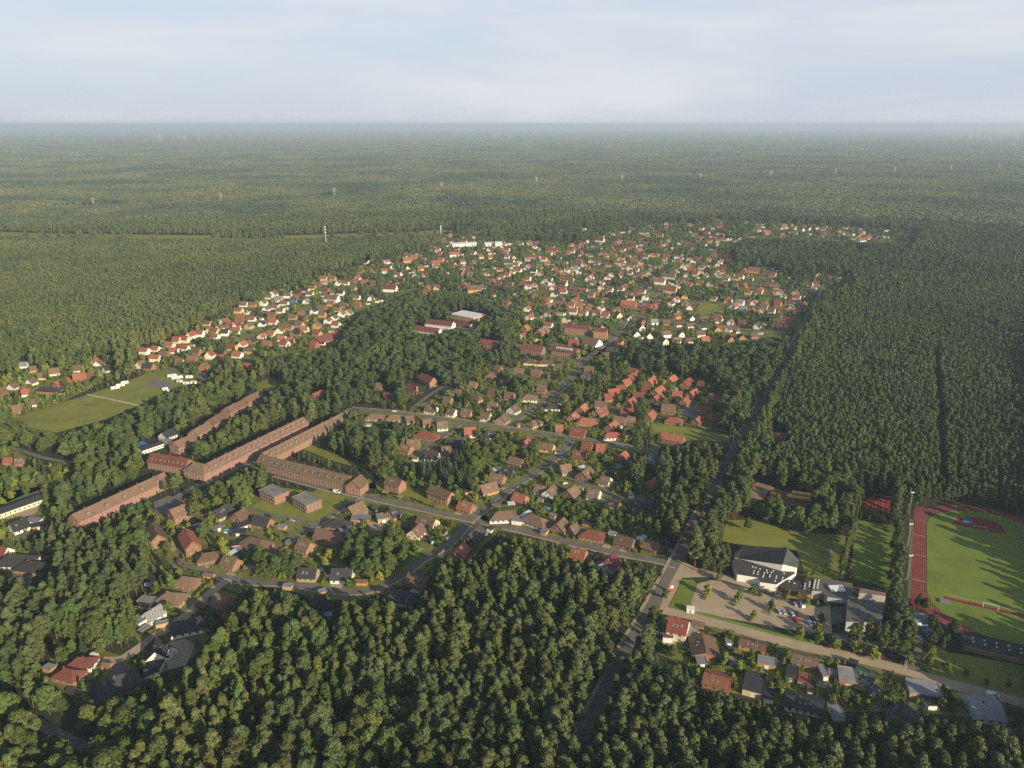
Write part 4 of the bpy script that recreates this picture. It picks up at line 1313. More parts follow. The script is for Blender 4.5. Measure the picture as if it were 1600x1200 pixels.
for i, (x, y) in enumerate(((640, 335), (625, 610), (622, 885))):
    root = empty('floodlight_mast', FP(x, y)); tag(root, ['far', 'middle', 'near'][i] + ' slender grey floodlight mast beside the running track', 'floodlight mast', 'floodlight masts of the sports ground')
    m = MB(); m.tube((0, 0, 0), (0, 0, 16), .22, .12, 8); m.build('pole', M_metal, root)
    m = MB(); m.box(-1.1, -.12, 15.6, 1.1, .12, 15.9); m.box(-1.0, -.35, 15.9, -.3, .05, 16.5); m.box(.3, -.35, 15.9, 1.0, .05, 16.5); m.build('lamp_head', M_frame, root)
def mat_pad(loc, rz, col, label):
    m = MB(); m.box(-2.6, -1.8, 0.12, 2.6, 1.8, 0.85); m.box(-2.6, 1.2, .86, 2.6, 1.8, 1.2)
    o = m.build('landing_mat', col); o.location = loc; o.rotation_euler = (0, 0, rz); tag(o, label, 'landing mat')
mat_pad(FP(1128, 402), an_, ROOF['K'][1], 'blue high-jump landing mat on the red jump zone')
mat_pad(G(1300 + 940 / S5, 900 + 220 / S5), an_, ROOF['g'][1], 'grey-blue landing mat beside the red runway')

# ------------------------------------------------------------------ vehicles
def car_parts(kind):
    L, W, H = {'car': (4.3, 1.75, 1.48), 'van': (5.2, 2.0, 2.3)}[kind]
    b, g = MB(), MB()
    if kind == 'car':
        prof = [(-L / 2, .35), (L / 2, .35), (L / 2, .72), (L / 2 - .15, .86), (1.15, .95), (.45, 1.42), (-1.25, 1.45), (-1.9, 1.0), (-L / 2, .92)]
    else:
        prof = [(-L / 2, .35), (L / 2, .35), (L / 2, .95), (1.9, 1.15), (1.25, 2.15), (.9, 2.28), (-L / 2 + .05, 2.3), (-L / 2, 2.1)]
    n = len(prof)
    def ins(z): return .0 if z < .96 else (.16 if kind == 'car' else .08)
    b.v = [(x, -W / 2 + ins(z), z) for x, z in prof] + [(x, W / 2 - ins(z), z) for x, z in prof]
    b.f = [tuple(range(n)), tuple(range(2 * n - 1, n - 1, -1))]
    for i in range(n):
        j = (i + 1) % n
        b.f.append((i, i + n, j + n, j))
    b.m = [0] * len(b.f)
    if kind == 'car':
        g.face([(1.12, -.66, 1.0), (1.12, .66, 1.0), (.52, .6, 1.40), (.52, -.6, 1.40)])
        g.face([(-1.86, .64, 1.06), (-1.86, -.64, 1.06), (-1.36, -.6, 1.42), (-1.36, .6, 1.42)])
        for sg in (-1, 1):
            y0, y1 = sg * (W / 2 + .0), sg * (W / 2 - .13)
            q = [(.95, y0 * .93, 1.0), (.42, y1, 1.36), (-1.2, y1, 1.38), (-1.65, y0 * .93, 1.03)]
            g.face(q if sg > 0 else q[::-1])
    else:
        g.face([(1.88, -.85, 1.2), (1.88, .85, 1.2), (1.30, .8, 2.1), (1.30, -.8, 2.1)])
        for sg in (-1, 1):
            q = [(1.6, sg * (W / 2 + .015), 1.25), (1.2, sg * (W / 2 - .06), 2.0), (.2, sg * (W / 2 - .06), 2.0), (.2, sg * (W / 2 + .015), 1.25)]
            g.face(q if sg > 0 else q[::-1])
    g.v = [(x * 1.004, y * 1.01, z + .012) for x, y, z in g.v]
    wh = MB(); wh.tube((0, -.11, 0), (0, .11, 0), .33, .33, 10)
    return b.mesh('body', [M_metal]), g.mesh('glass', [M_glass]), wh.mesh('wheel', [M_tyre]), L, W
CARP = {k: car_parts(k) for k in ('car', 'van')}
PAINT = {k: mat(k + '_car_paint', c, 0.35, spec=0.5, namp=0.03) for k, c in dict(white=(.75, .75, .75), silver=(.42, .44, .47), black=(.02, .02, .025), red=(.5, .02, .03), blue=(.05, .12, .40), dark=(.06, .065, .075), sky=(.25, .38, .5)).items()}
def vehicle(kind, px, py, deg, col, label, group=None):
    me_b, me_g, me_w, L, W = CARP[kind]
    p = G(px, py); p.z = .2
    root = empty('parked_car' if kind == 'car' else 'parked_van', p, R(deg))
    tag(root, label, kind, group)
    o = link('body', me_b, root); o.material_slots[0].link = 'OBJECT'; o.material_slots[0].material = PAINT[col]
    link('glass', me_g, root)
    for sx in (-1, 1):
        for sy in (-1, 1):
            q = link('wheel', me_w, root); q.location = (sx * L * .31, sy * (W / 2 - .1), .33)
    return root
GC = 'vehicles on the school car park'
for kind, x, y, deg, col, lab in [
 ('car', 1290, 240, 95, 'silver', 'silver car in the back row beside the white van'), ('van', 1345, 252, 95, 'white', 'white van in the back row of the car park'),
 ('car', 1155, 302, 100, 'silver', 'silver car parked first beside the hedge strip'), ('car', 1195, 308, 100, 'silver', 'silver car parked second from the hedge strip'),
 ('car', 1265, 322, 100, 'silver', 'silver car parked beside the black car'), ('car', 1300, 328, 100, 'black', 'black car parked behind the red car'),
 ('car', 1295, 372, 100, 'red', 'red car parked in the middle row'), ('car', 1415, 402, 95, 'white', 'white car parked in the front row'),
 ('car', 1458, 408, 95, 'silver', 'silver car parked right of the white car'), ('car', 1437, 362, 95, 'dark', 'dark grey car parked behind the white car'),
 ('car', 1410, 488, 70, 'blue', 'blue car parked at the lower hedge')]:
    vehicle(kind, 1000 + x / S5, 900 + y / S5, deg, col, lab, GC)
for kind, x0, y0, s, x, y, deg, col, lab in [
 ('car', 1300, 900, S5, 268, 522, 110, 'white', 'small white car parked on the school drive'),
 ('car', 1300, 900, S5, 393, 665, 80, 'red', 'red car parked between the street trees'),
 ('van', 1300, 900, S5, 785, 488, 10, 'blue', 'dark blue van parked behind the sports shed'),
 ('van', 1300, 900, S5, 1335, 1008, -15, 'white', 'white camper van parked on the south road'),
 ('van', 1100, 740, S5, 1058, 672, 78, 'white', 'white van standing on the meadow behind the hall'),
 ('car', 600, 700, S5, 523, 763, 50, 'sky', 'pale blue car parked below the white tents'),
 ('car', 600, 700, S5, 895, 447, 20, 'black', 'black car parked at the street corner hedge'),
 ('car', 600, 700, S5, 590, 512, 20, 'red', 'bright red car parked beside the red-roofed house'),
 ('van', 300, 700, S5, 1207, 375, -20, 'white', 'white van parked on the street below the terrace'),
 ('car', 300, 700, S5, 832, 612, -30, 'silver', 'silver car parked on the street at the vacant plot'),
 ('car', 300, 700, S5, 1300, 478, 30, 'dark', 'dark car parked beside the brown gabled corner house'),
 ('car', 300, 700, S5, 945, 722, 45, 'black', 'black car parked at the hedge of the long house'),
 ('car', 300, 700, S5, 640, 572, -20, 'black', 'black car parked behind the anthracite-roofed house'),
 ('car', 760, 700, S5, 1205, 385, 60, 'silver', 'silver car parked in the dead-end lane'),
 ('car', 760, 700, S5, 1140, 378, 40, 'dark', 'dark car parked in the dead-end lane'),
 ('van', 760, 700, S5, 380, 130, 20, 'white', 'white van parked beside the middle street'),
 ('car', 760, 700, S5, 655, 302, 30, 'white', 'white car parked behind the brick bungalow'),
 ('van', 800, 460, 4, 578, 748, 10, 'white', 'white caravan-like van parked in the red-roofed estate'),
 ('van', 800, 460, 4, 686, 838, 75, 'white', 'white van parked beside the tall red gable'),
 ('car', 0, 860, S5, 130, 180, 25, 'dark', 'dark car parked at the left edge lane'),
 ('car', 1000, 900, S5, 148, 488, -20, 'white', 'white car parked beside the red house garage'),
 ('car', 740, 470, 6.6667, 1270, 540, 40, 'dark', 'dark car parked along the diagonal street'),
 ('car', 740, 470, 6.6667, 1455, 350, 10, 'dark', 'dark car parked beside the short brick block'),
 ('car', 400, 460, 4, 865, 735, -5, 'white', 'white car driving on the upper street')]:
    vehicle(kind, x0 + x / s, y0 + y / s, deg, col, lab)
# white show wagons and caravans on the meadow
def wagon(x, y, L, deg, label):
    p = G(x, y); p.z = .1
    root = empty('caravan', p, R(deg)); tag(root, label, 'caravan', 'white caravans on the meadow')
    n = MB(); prof = [(-L / 2, .5), (L / 2, .5), (L / 2 + .1, 1.6), (L / 2 - .4, 2.9), (-L / 2 + .4, 3.0), (-L / 2 - .1, 2.0)]
    k = len(prof); n.v = [(a, -1.2, z) for a, z in prof] + [(a, 1.2, z) for a, z in prof]
    n.f = [tuple(range(k)), tuple(range(2 * k - 1, k - 1, -1))] + [(i, i + k, (i + 1) % k + k, (i + 1) % k) for i in range(k)]; n.m = [0] * len(n.f)
    n.build('body', M_white, root)
    for sy in (-1.1, 1.1):
        q = link('wheel', CARP['car'][2], root); q.location = (0, sy, .33)
    m = MB(); m.box(-.8, -1.24, 1.5, .8, -1.205, 2.3); m.build('window', M_glass, root)
    m = MB(); m.tube((L / 2, 0, .5), (L / 2 + 1.3, 0, .45), .08, .06); m.build('drawbar', M_metal, root)
    q = proj(np.array([(p.x, p.y, 1.5)])); paintline(M_OPEN, [(q[0][0] - 3, q[1][0]), (q[0][0] + 3, q[1][0])], 3)
for x, y, L, deg, lab in [(180, 608, 8, 40, 'white caravan nearest the meadow hedge, first in a line of three'), (188, 604, 8, 40, 'middle white caravan in the line of three on the meadow'), (195, 600, 7, 40, 'last white caravan in the line of three on the meadow'),
 (269, 589, 9, 30, 'long white caravan beside the clay ground'), (277, 592, 11, 30, 'longest white caravan in the meadow camp'), (296, 591, 7, 10, 'round white caravan standing apart near the street'),
 (281, 598, 6, -20, 'small white caravan in front of the camp'), (291, 601, 6, -10, 'small white caravan at the trees edge of the camp'), (303, 600, 6, 0, 'small white caravan closest to the yard'), (258, 610, 5, 60, 'single white caravan below the clay ground')]:
    wagon(x, y, L, deg, lab)
def tent(x, y, col, label):
    p = G(x, y); root = MB()
    root.box(-3, -2, 0, 3, 2, 1.8); root.face([(-3.2, -2.2, 1.8), (3.2, -2.2, 1.8), (3.2, 0, 3.2), (-3.2, 0, 3.2)]); root.face([(3.2, 2.2, 1.8), (-3.2, 2.2, 1.8), (-3.2, 0, 3.2), (3.2, 0, 3.2)])
    root.face([(3.2, -2.2, 1.8), (3.2, 2.2, 1.8), (3.2, 0, 3.2)]); root.face([(-3.2, 2.2, 1.8), (-3.2, -2.2, 1.8), (-3.2, 0, 3.2)])
    o = root.build('tent', col); o.location = p; tag(o, label, 'tent', 'tents at the meadow camp')
tent(267, 613, ROOF['W'][1], 'pale grey ridge tent below the clay ground'); tent(263, 624, ROOF['K'][1], 'blue ridge tent half under the trees of the meadow')

# pools
def pool(x, y, r, label, col):
    r *= .62
    p = G(x, y); root = empty('garden_pool', p); tag(root, label, 'pool', 'garden pools')
    m = MB()
    for i in range(20):
        t0, t1 = 2 * math.pi * i / 20, 2 * math.pi * (i + 1) / 20
        a = lambda t, k: (r * 1.35 * k * math.cos(t), r * k * math.sin(t))
        m.face([a(t0, 1.12) + (.05,), a(t1, 1.12) + (.05,), a(t1, 1.12) + (.9,), a(t0, 1.12) + (.9,)])
        m.face([a(t0, 1.12) + (.9,), a(t1, 1.12) + (.9,), a(t1, .98) + (.9,), a(t0, .98) + (.9,)])
    m.build('rim', M_frame, root)
    m = MB(); m.face([(r * 1.33 * math.cos(2 * math.pi * i / 20), r * .98 * math.sin(2 * math.pi * i / 20), .75) for i in range(20)]); m.build('water', col, root)
    q = proj(np.array([(p.x, p.y, .8)])); paintline(M_OPEN, [(q[0][0] - 2, q[1][0]), (q[0][0] + 2, q[1][0])], 4)
Wt = mat('pool_water', (0.05, 0.33, 0.55), 0.1, spec=.5, namp=.05)
pool(760 + 505 / S5, 700 + 505 / S5, 3, 'round blue pool with white rim on a paved terrace', Wt)
pool(300 + 298 / S5, 700 + 698 / S5, 3, 'bright blue pool beside the narrow shed', Wt)
pool(300 + 1070 / S5, 700 + 1018 / S5, 2.2, 'small turquoise pool beside the dark-roofed house', mat('teal_water', (.15, .45, .45), .2, namp=.05))
pool(300 + 850 / 4, 840 + 485 / 4, 2.4, 'blue pool at the wood edge below the dark timber house', Wt)
pool(0 + 1232 / S5, 860 + 290 / S5, 2.0, 'blue paddling pool on the lawn by the swings', Wt)

fa, fb = G(136, 617), G(217, 634.5)
fd = fb - fa; root = empty('rail_fence', fa, math.atan2(fd.y, fd.x)); tag(root, 'long white rail fence crossing the left meadow', 'fence')
for i in range(int(fd.length / 3) + 1):
    m = MB(); m.box(i * 3 - .08, -.08, 0, i * 3 + .08, .08, 1.2); m.build('post', M_frame, root)
for z in (.55, 1.1):
    m = MB(); m.box(-.1, -.13, z - .08, fd.length, -.09, z + .08); m.build('rail', M_frame, root)
# booth, advertising figure, hedges along the car park
def booth():
    p = G(1000 + 420 / S5, 900 + 298 / S5); root = empty('kiosk', p, R(-15)); tag(root, 'white transformer kiosk on the lawn at the car park corner', 'kiosk')
    m = MB(); m.box(-2, -1.5, 0, 2, 1.5, 2.5); m.build('wall', M_white, root)
    m = MB(); m.box(-2.2, -1.7, 2.5, 2.2, 1.7, 2.7); m.build('roof', M_frame, root)
    m = MB(); m.box(-.6, -1.54, .05, .6, -1.505, 2.1); m.build('door', M_concrete, root)
    p = G(1000 + 262 / S5, 900 + 142 / S5); root = empty('advertising_banner', p, R(20)); tag(root, 'red and white advertising banner on a post beside the junction', 'banner')
    m = MB(); m.tube((0, 0, 0), (0, 0, 5.2), .1, .08); m.build('post', M_metal, root)
    m = MB(); m.box(-1.0, -.1, .6, 1.0, .1, 3.0); m.build('red_panel', PAINT['red'], root)
    m = MB(); m.box(-.8, -.1, 3.02, .9, .1, 4.8); m.build('white_panel', M_frame, root)
    q = proj(np.array([(p.x, p.y, 2.5)])); paintline(M_OPEN, [(q[0][0], q[1][0] - 4), (q[0][0], q[1][0] + 4)], 5)
    p = G(0 + 790 / S5, 860 + 895 / S5); root = empty('cargo_trailer', p, R(-20)); tag(root, 'white box trailer with yellow end beside the dark red roof', 'trailer')
    m = MB(); m.box(-2, -1, .5, 2, 1, 2.4); m.build('box', M_white, root)
    m = MB(); m.box(2.01, -1, .5, 2.1, 1, 2.4); m.build('end_panel', WALL['y'][1], root)
    for sy in (-1, 1):
        q = link('wheel', CARP['car'][2], root); q.location = (0, sy, .33)
booth()

# ------------------------------------------------------------------ pylons, masts, wind turbines
def pylon(x, ytop, ybase, i, label):
    p = G(x, ybase + 3); H = min(max((ybase - ytop + 3) * p.length / FPX * 0.85, 26), 52)
    root = empty('power_pylon', p, R(20)); tag(root, label, 'power pylon', 'power pylons across the forest')
    m = MB(); w0, w1 = H * .055, H * .012
    for sx in (-1, 1):
        for sy in (-1, 1):
            m.tube((sx * w0, sy * w0, 0), (sx * w1, sy * w1, H), .34, .24, 4)
    for k in range(9):
        z0, z1 = H * k / 9, H * (k + 1) / 9; a, c = w0 + (w1 - w0) * k / 9, w0 + (w1 - w0) * (k + 1) / 9
        for sg in (-1, 1):
            m.tube((-a, sg * a, z0), (c, sg * c, z1), .14, .14, 3); m.tube((sg * a, -a, z0), (sg * c, c, z1), .14, .14, 3)
    m.build('lattice_tower', M_pylon, root)
    for z, w in ((.62, .17), (.76, .22), (.9, .13)):
        m = MB(); m.tube((-H * w, 0, H * z), (H * w, 0, H * z), .28, .28, 4); m.tube((-H * w, 0, H * z), (0, 0, H * (z + .04)), .25, .25, 3); m.tube((H * w, 0, H * z), (0, 0, H * (z + .04)), .25, .25, 3)
        m.build('crossarm', M_pylon, root)
M_pylon = mat('galvanised_steel', (0.46, 0.45, 0.38), 0.6, namp=.05)
PY = [(147, 308, 322), (346, 299, 315), (523, 291, 306), (690, 282, 296), (838, 275, 287), (972, 271, 284), (1094, 269, 281), (1204, 265, 277), (1305, 262, 273), (1397, 259, 271), (1485, 257, 268), (1560, 255, 265)]
for i, (x, a, b2) in enumerate(PY):
    pylon(x, a, b2, i, f'{ORD[i]} pale steel pylon from the left in the line across the forest')
def radio_mast(x, ytop, ybase, label):
    p = G(x, ybase); H = (ybase - ytop) * p.length / FPX
    root = empty('radio_mast', p); tag(root, label, 'radio mast', 'radio masts in the forest')
    m = MB(); m.tube((0, 0, 0), (0, 0, H), 1.1, .6, 6); m.build('tower', M_pylon, root)
    for z in (.72, .84, .97):
        m = MB(); m.tube((0, 0, H * z - .6), (0, 0, H * z + .8), 2.0, 2.0, 8); m.build('antenna_ring', M_frame, root)
radio_mast(510, 355, 388, 'tall radio mast with antenna rings in the left forest')
radio_mast(689, 353, 374, 'slimmer radio mast standing behind the factory sheds')
def turbine_proto():
    t = MB(); t.tube((0, 0, 0), (0, 0, 120), 3.2, 1.8, 8)
    nc = MB(); nc.box(-1.8, -4, 119, 1.8, 5, 123)
    bl = MB(); bl.v = [(-1.6, -.5, 0), (1.6, -.5, 0), (.4, -.5, 52), (-.4, -.5, 52), (-1.6, .3, 0), (1.6, .3, 0), (.4, .1, 52), (-.4, .1, 52)]
    bl.f = [(0, 1, 2, 3), (7, 6, 5, 4), (0, 4, 5, 1), (1, 5, 6, 2), (2, 6, 7, 3), (3, 7, 4, 0)]; bl.m = [0] * 6
    Mw = mat('turbine_white', (.62, .62, .62), .5, namp=.02)
    return t.mesh('tower', [Mw]), nc.mesh('nacelle', [Mw]), bl.mesh('blade', [Mw])
TT, TN, TB = turbine_proto()
tx = [92] + [241, 246, 250, 279, 286, 305, 310, 317, 339, 359, 373, 394] + [774, 782, 797, 819, 832] + [1261] + [1489, 1494, 1497, 1504, 1517, 1520, 1529, 1532, 1540, 1547, 1551, 1566, 1577, 1586, 1592]
tr_ = random.Random(3)
def wing(x): return 'at the left edge' if x < 100 else 'in the left horizon cluster' if x < 400 else 'in the middle of the horizon' if x < 900 else 'alone right of the middle horizon' if x < 1300 else 'in the right horizon cluster'
cnt = {}
for x in tx:
    d = tr_.uniform(12500, 15500); g = G(x, HORIZON_Y + 10); k = d / math.hypot(g.x, g.y)
    root = empty('wind_turbine', (g.x * k, g.y * k, 0), tr_.uniform(-.5, .5)); root.scale = (.75, .75, .75)
    wname = wing(x); cnt[wname] = cnt.get(wname, 0) + 1
    lab = f'{ORD[cnt[wname] - 1]} white wind turbine from the left {wname}' if wname not in ('at the left edge', 'alone right of the middle horizon') else f'white wind turbine {wname}'
    tag(root, lab, 'wind turbine', 'wind turbines on the horizon')
    link('tower', TT, root); link('nacelle', TN, root)
    a0 = tr_.uniform(0, 2)
    for j in range(3):
        q = link('blade', TB, root); q.location = (0, -4.6, 121); q.rotation_euler = (0, a0 + j * 2.0944, 0)
# pale clearings on the horizon
for i, (x0, x1, y) in enumerate(((405, 482, 201.5), (690, 745, 206), (952, 990, 205), (1090, 1100, 203), (1355, 1380, 208), (1500, 1590, 211))):
    p = [G(x0, y), G(x1, y + .3), G(x1 - 4, y - 1.0), G(x0 + 6, y - 1.2)]
    sheet('field', p, 22.0, M_field)

# ------------------------------------------------------------------ trees
def leafy(clumps, per, size, seed, spread=0.55, jit=0.35):
    r = np.random.default_rng(seed)
    V, F = [], []
    k = 0
    for (c, rad, wt) in clumps:
        n = max(3, int(per * wt))
        d = r.normal(size=(n, 3)); d /= np.linalg.norm(d, axis=1)[:, None]
        d[:, 2] = np.where(d[:, 2] < -.5, -d[:, 2] * .6, d[:, 2])
        u_ = r.uniform(.55, 1.0, (n, 1)) ** .6
        p = np.array(c) + d * np.array(rad) * u_
        nr = d + r.normal(size=(n, 3)) * spread; nr /= np.linalg.norm(nr, axis=1)[:, None]
        a = np.cross(nr, r.normal(size=(n, 3))); a /= np.linalg.norm(a, axis=1)[:, None]
        b = np.cross(nr, a)
        s = size * r.uniform(1 - jit, 1 + jit, (n, 1))
        s2 = s * r.uniform(.55, .95, (n, 1))
        q = np.stack([p - a * s, p - b * s2, p + a * s, p + b * s2], 1).reshape(-1, 3)
        V.append(q)
        F.append(np.arange(4 * n).reshape(-1, 4) + k); k += 4 * n
    return np.concatenate(V), np.concatenate(F)
def np_mesh(name, V, F, mats, mi=None):
    me = bpy.data.meshes.new(name)
    me.from_pydata(V.tolist(), [], F.tolist())
    for m in mats: me.materials.append(m)
    if mi is not None: me.polygons.foreach_set('material_index', mi)
    me.update()
    return me
def clumps_for(kind, seed):
    r = random.Random(seed); cl = []
    if kind.startswith('dark_'): kind = kind[5:]
    if kind == 'pine':            # height 1 unit = 18 m; dimensions in metres
        H = 18
        n = 17
        for i in range(n):
            t = i / (n - 1)
            z = H * (.36 + .58 * t)
            rr = 3.1 * (1 - .75 * t ** 1.6) * (.55 + .45 * min(1, t * 4)) 
            a = i * 2.4 + r.uniform(-.5, .5); q = rr * r.uniform(.45, .95) * (0 if t > .93 else 1)
            s = r.uniform(1.15, 1.85) * (1.12 - .35 * t)
            cl.append(((q * math.cos(a), q * math.sin(a), z), (s, s, s * .72), s * s / 1.6))
    elif kind == 'broad':
        H = 15
        for i in range(24):
            t = r.uniform(0, 1); a = i * 2.4
            z = H * (.30 + .62 * t); prof = math.sin(math.pi * (.18 + .80 * t)) ** .7
            q = 3.9 * prof * r.uniform(.45, 1.0)
            s = r.uniform(1.3, 2.1)
            cl.append(((q * math.cos(a), q * math.sin(a), z), (s, s, s * .85), s * s / 2.6))
        cl.append(((0, 0, H * .62), (2.6, 2.6, 4.2), 2.0))
    elif kind == 'birch':
        H = 16
        for i in range(18):
            t = i / 17; a = i * 2.4 + r.uniform(-.4, .4)
            z = H * (.28 + .68 * t); q = 1.9 * math.sin(math.pi * (.15 + .82 * t)) * r.uniform(.4, 1)
            s = r.uniform(.9, 1.35)
            cl.append(((q * math.cos(a), q * math.sin(a), z), (s, s, s * 1.15), s * s / 1.4))
    elif kind == 'spruce':
        H = 16
        for i in range(26):
            t = i / 25; a = i * 2.4
            z = H * (.1 + .87 * t); q = 2.5 * (1 - t) * r.uniform(.5, 1)
            s = .55 + .95 * (1 - t)
            cl.append(((q * math.cos(a), q * math.sin(a), z), (s, s, s * .8), s * s / 1.4))
    elif kind == 'garden':
        H = 6
        for i in range(11):
            t = r.uniform(0, 1); a = i * 2.4
            z = H * (.22 + .65 * t); q = 1.6 * math.sin(math.pi * (.2 + .75 * t)) * r.uniform(.4, 1)
            s = r.uniform(.7, 1.15)
            cl.append(((q * math.cos(a), q * math.sin(a), z), (s, s, s * .85), s * s / 1.0))
        cl.append(((0, 0, H * .5), (1.2, 1.2, 1.9), 1.2))
    return H, cl
KINDS = {  # kind: leaf material, bark, per-clump leaves near, size near
 'pine': (L_pine, M_bark, 95, .46), 'broad': (L_broad, M_bark2, 95, .50), 'birch': (L_broad, M_bark2, 90, .42), 'spruce': (L_spruce, M_bark2, 80, .42), 'dark_pine': (L_darkpine, M_bark, 95, .46), 'dark_broad': (L_shade_dark, M_bark2, 95, .50), 'garden': (L_garden, M_bark2, 70, .32),
}
def trunk_mesh(kind, seed, H, cl):
    r = random.Random(seed + 5); b = MB()
    top = H * (.9 if kind in ('pine', 'spruce', 'dark_pine') else .6); rad = {'garden': .12, 'pine': .24, 'dark_pine': .24}.get(kind, .26)
    lean = (r.uniform(-.3, .3), r.uniform(-.3, .3))
    b.tube((0, 0, -.3), (lean[0] * .5, lean[1] * .5, top * .5), rad, rad * .75, 6)
    b.tube((lean[0] * .5, lean[1] * .5, top * .5), (lean[0], lean[1], top), rad * .75, rad * .25, 6)
    for (c, s, w_) in cl[::3]:
        z = max(min(c[2] - .8, top * .95), H * .25)
        b.tube((lean[0] * z / top, lean[1] * z / top, z), c, rad * .32, rad * .12, 4)
    return b.mesh('trunk', [KINDS[kind][1]])
NEARV = {}
LIB = {}
for kind, (lm, bm_, per, size) in KINDS.items():
    NEARV[kind] = []
    for lod in (0, 1):
        col = bpy.data.collections.new(f'{kind}_trees_{"near" if lod == 0 else "mid"}')
        LIB[kind, lod] = col
        for v in range(4):
            H, cl = clumps_for(kind, 100 * v + 17)
            if lod == 0:
                V, F = leafy(cl, per, size, 31 * v + 1)
                cm = np_mesh('crown', V, F, [lm]); tm = trunk_mesh(kind, v, H, cl)
                NEARV[kind].append((tm, cm))
            else:
                V, F = leafy(cl, per * .16, size * 2.3, 31 * v + 1)
            tm = trunk_mesh(kind, v, H, cl) if lod == 0 else None
            if lod == 0:
                tv = np.array([p.co[:] for p in tm.vertices]); 
                b = MB(); b.v = [tuple(x) for x in V.tolist()] + [tuple(x) for x in tv.tolist()]
                b.f = [tuple(x) for x in F.tolist()] + [tuple(len(V) + i for i in p.vertices) for p in tm.polygons]
                b.m = [0] * len(F) + [1] * len(tm.polygons)
            else:
                b = MB(); b.v = [tuple(x) for x in V.tolist()]; b.f = [tuple(x) for x in F.tolist()]; b.m = [0] * len(F)
                b.tube((0, 0, -.3), (0, 0, H * .75), .28, .12, 4, 1)
            o = bpy.data.objects.new(f'{kind}_form', b.mesh(f'{kind}_form', [lm, bm_]))
            col.objects.link(o)
# clumps of far canopy, 40 m and 150 m pieces
def canopy_patch(size, n, seed, fs):
    r = np.random.default_rng(seed)
    V, F = [], []; k = 0
    xy = r.uniform(-size / 2, size / 2, (n, 2)); hh = r.uniform(13, 20, n)
    for (x, y), h in zip(xy, hh):
        m = 9
        d = r.normal(size=(m, 3)); d /= np.linalg.norm(d, axis=1)[:, None]; d[:, 2] = np.abs(d[:, 2])
        p = np.array([x, y, h * .62]) + d * np.array([fs * 1.0, fs * 1.0, h * .36]) * r.uniform(.6, 1, (m, 1))
        nr = d + r.normal(size=(m, 3)) * .4; nr /= np.linalg.norm(nr, axis=1)[:, None]
        a = np.cross(nr, r.normal(size=(m, 3))); a /= np.linalg.norm(a, axis=1)[:, None]; b = np.cross(nr, a)
        s = fs * r.uniform(.45, .8, (m, 1))
        V.append(np.stack([p - a * s, p - b * s, p + a * s, p + b * s], 1).reshape(-1, 3)); F.append(np.arange(4 * m).reshape(-1, 4) + k); k += 4 * m
    return np_mesh('canopy_patch', np.concatenate(V), np.concatenate(F), [L_far])
for nm, size, n, fs in (('far', 40, 62, 2.7), ('horizon', 160, 420, 5.5)):
    col = bpy.data.collections.new(f'canopy_{nm}'); LIB[nm] = col
    for v in range(4):
        col.objects.link(bpy.data.objects.new('canopy_patch', canopy_patch(size, n, 50 + v, fs)))

def gn_scatter(name, P, rot, scl, idx, coll, label, cat):
    me = bpy.data.meshes.new(name)
    me.from_pydata(P.tolist(), [], [])
    for an, ty, data in (('tree_rot', 'FLOAT_VECTOR', rot), ('tree_scale', 'FLOAT_VECTOR', scl)):
        at = me.attributes.new(an, ty, 'POINT'); at.data.foreach_set('vector', data.astype(np.float32).ravel())
    at = me.attributes.new('tree_form', 'INT', 'POINT'); at.data.foreach_set('value', idx.astype(np.int32))
    o = link(name, me)
    ng = bpy.data.node_groups.new(name, 'GeometryNodeTree')
    ng.interface.new_socket('Geometry', in_out='INPUT', socket_type='NodeSocketGeometry')
    ng.interface.new_socket('Geometry', in_out='OUTPUT', socket_type='NodeSocketGeometry')
    n, l = ng.nodes, ng.links
    gi, go = n.new('NodeGroupInput'), n.new('NodeGroupOutput')
    ci = n.new('GeometryNodeCollectionInfo'); ci.inputs['Collection'].default_value = coll
    ci.inputs['Separate Children'].default_value = True; ci.inputs['Reset Children'].default_value = True
    ip = n.new('GeometryNodeInstanceOnPoints'); ip.inputs['Pick Instance'].default_value = True
    def att(nm, ty):
        a = n.new('GeometryNodeInputNamedAttribute'); a.data_type = ty; a.inputs['Name'].default_value = nm
        return a.outputs['Attribute']
    l.new(gi.outputs[0], ip.inputs['Points']); l.new(ci.outputs[0], ip.inputs['Instance'])
    l.new(att('tree_form', 'INT'), ip.inputs['Instance Index'])
    l.new(att('tree_rot', 'FLOAT_VECTOR'), ip.inputs['Rotation']); l.new(att('tree_scale', 'FLOAT_VECTOR'), ip.inputs['Scale'])
    l.new(ip.outputs[0], go.inputs[0])
    md = o.modifiers.new('scatter', 'NODES'); md.node_group = ng
    tag(o, label, cat, kind='stuff')
    return o

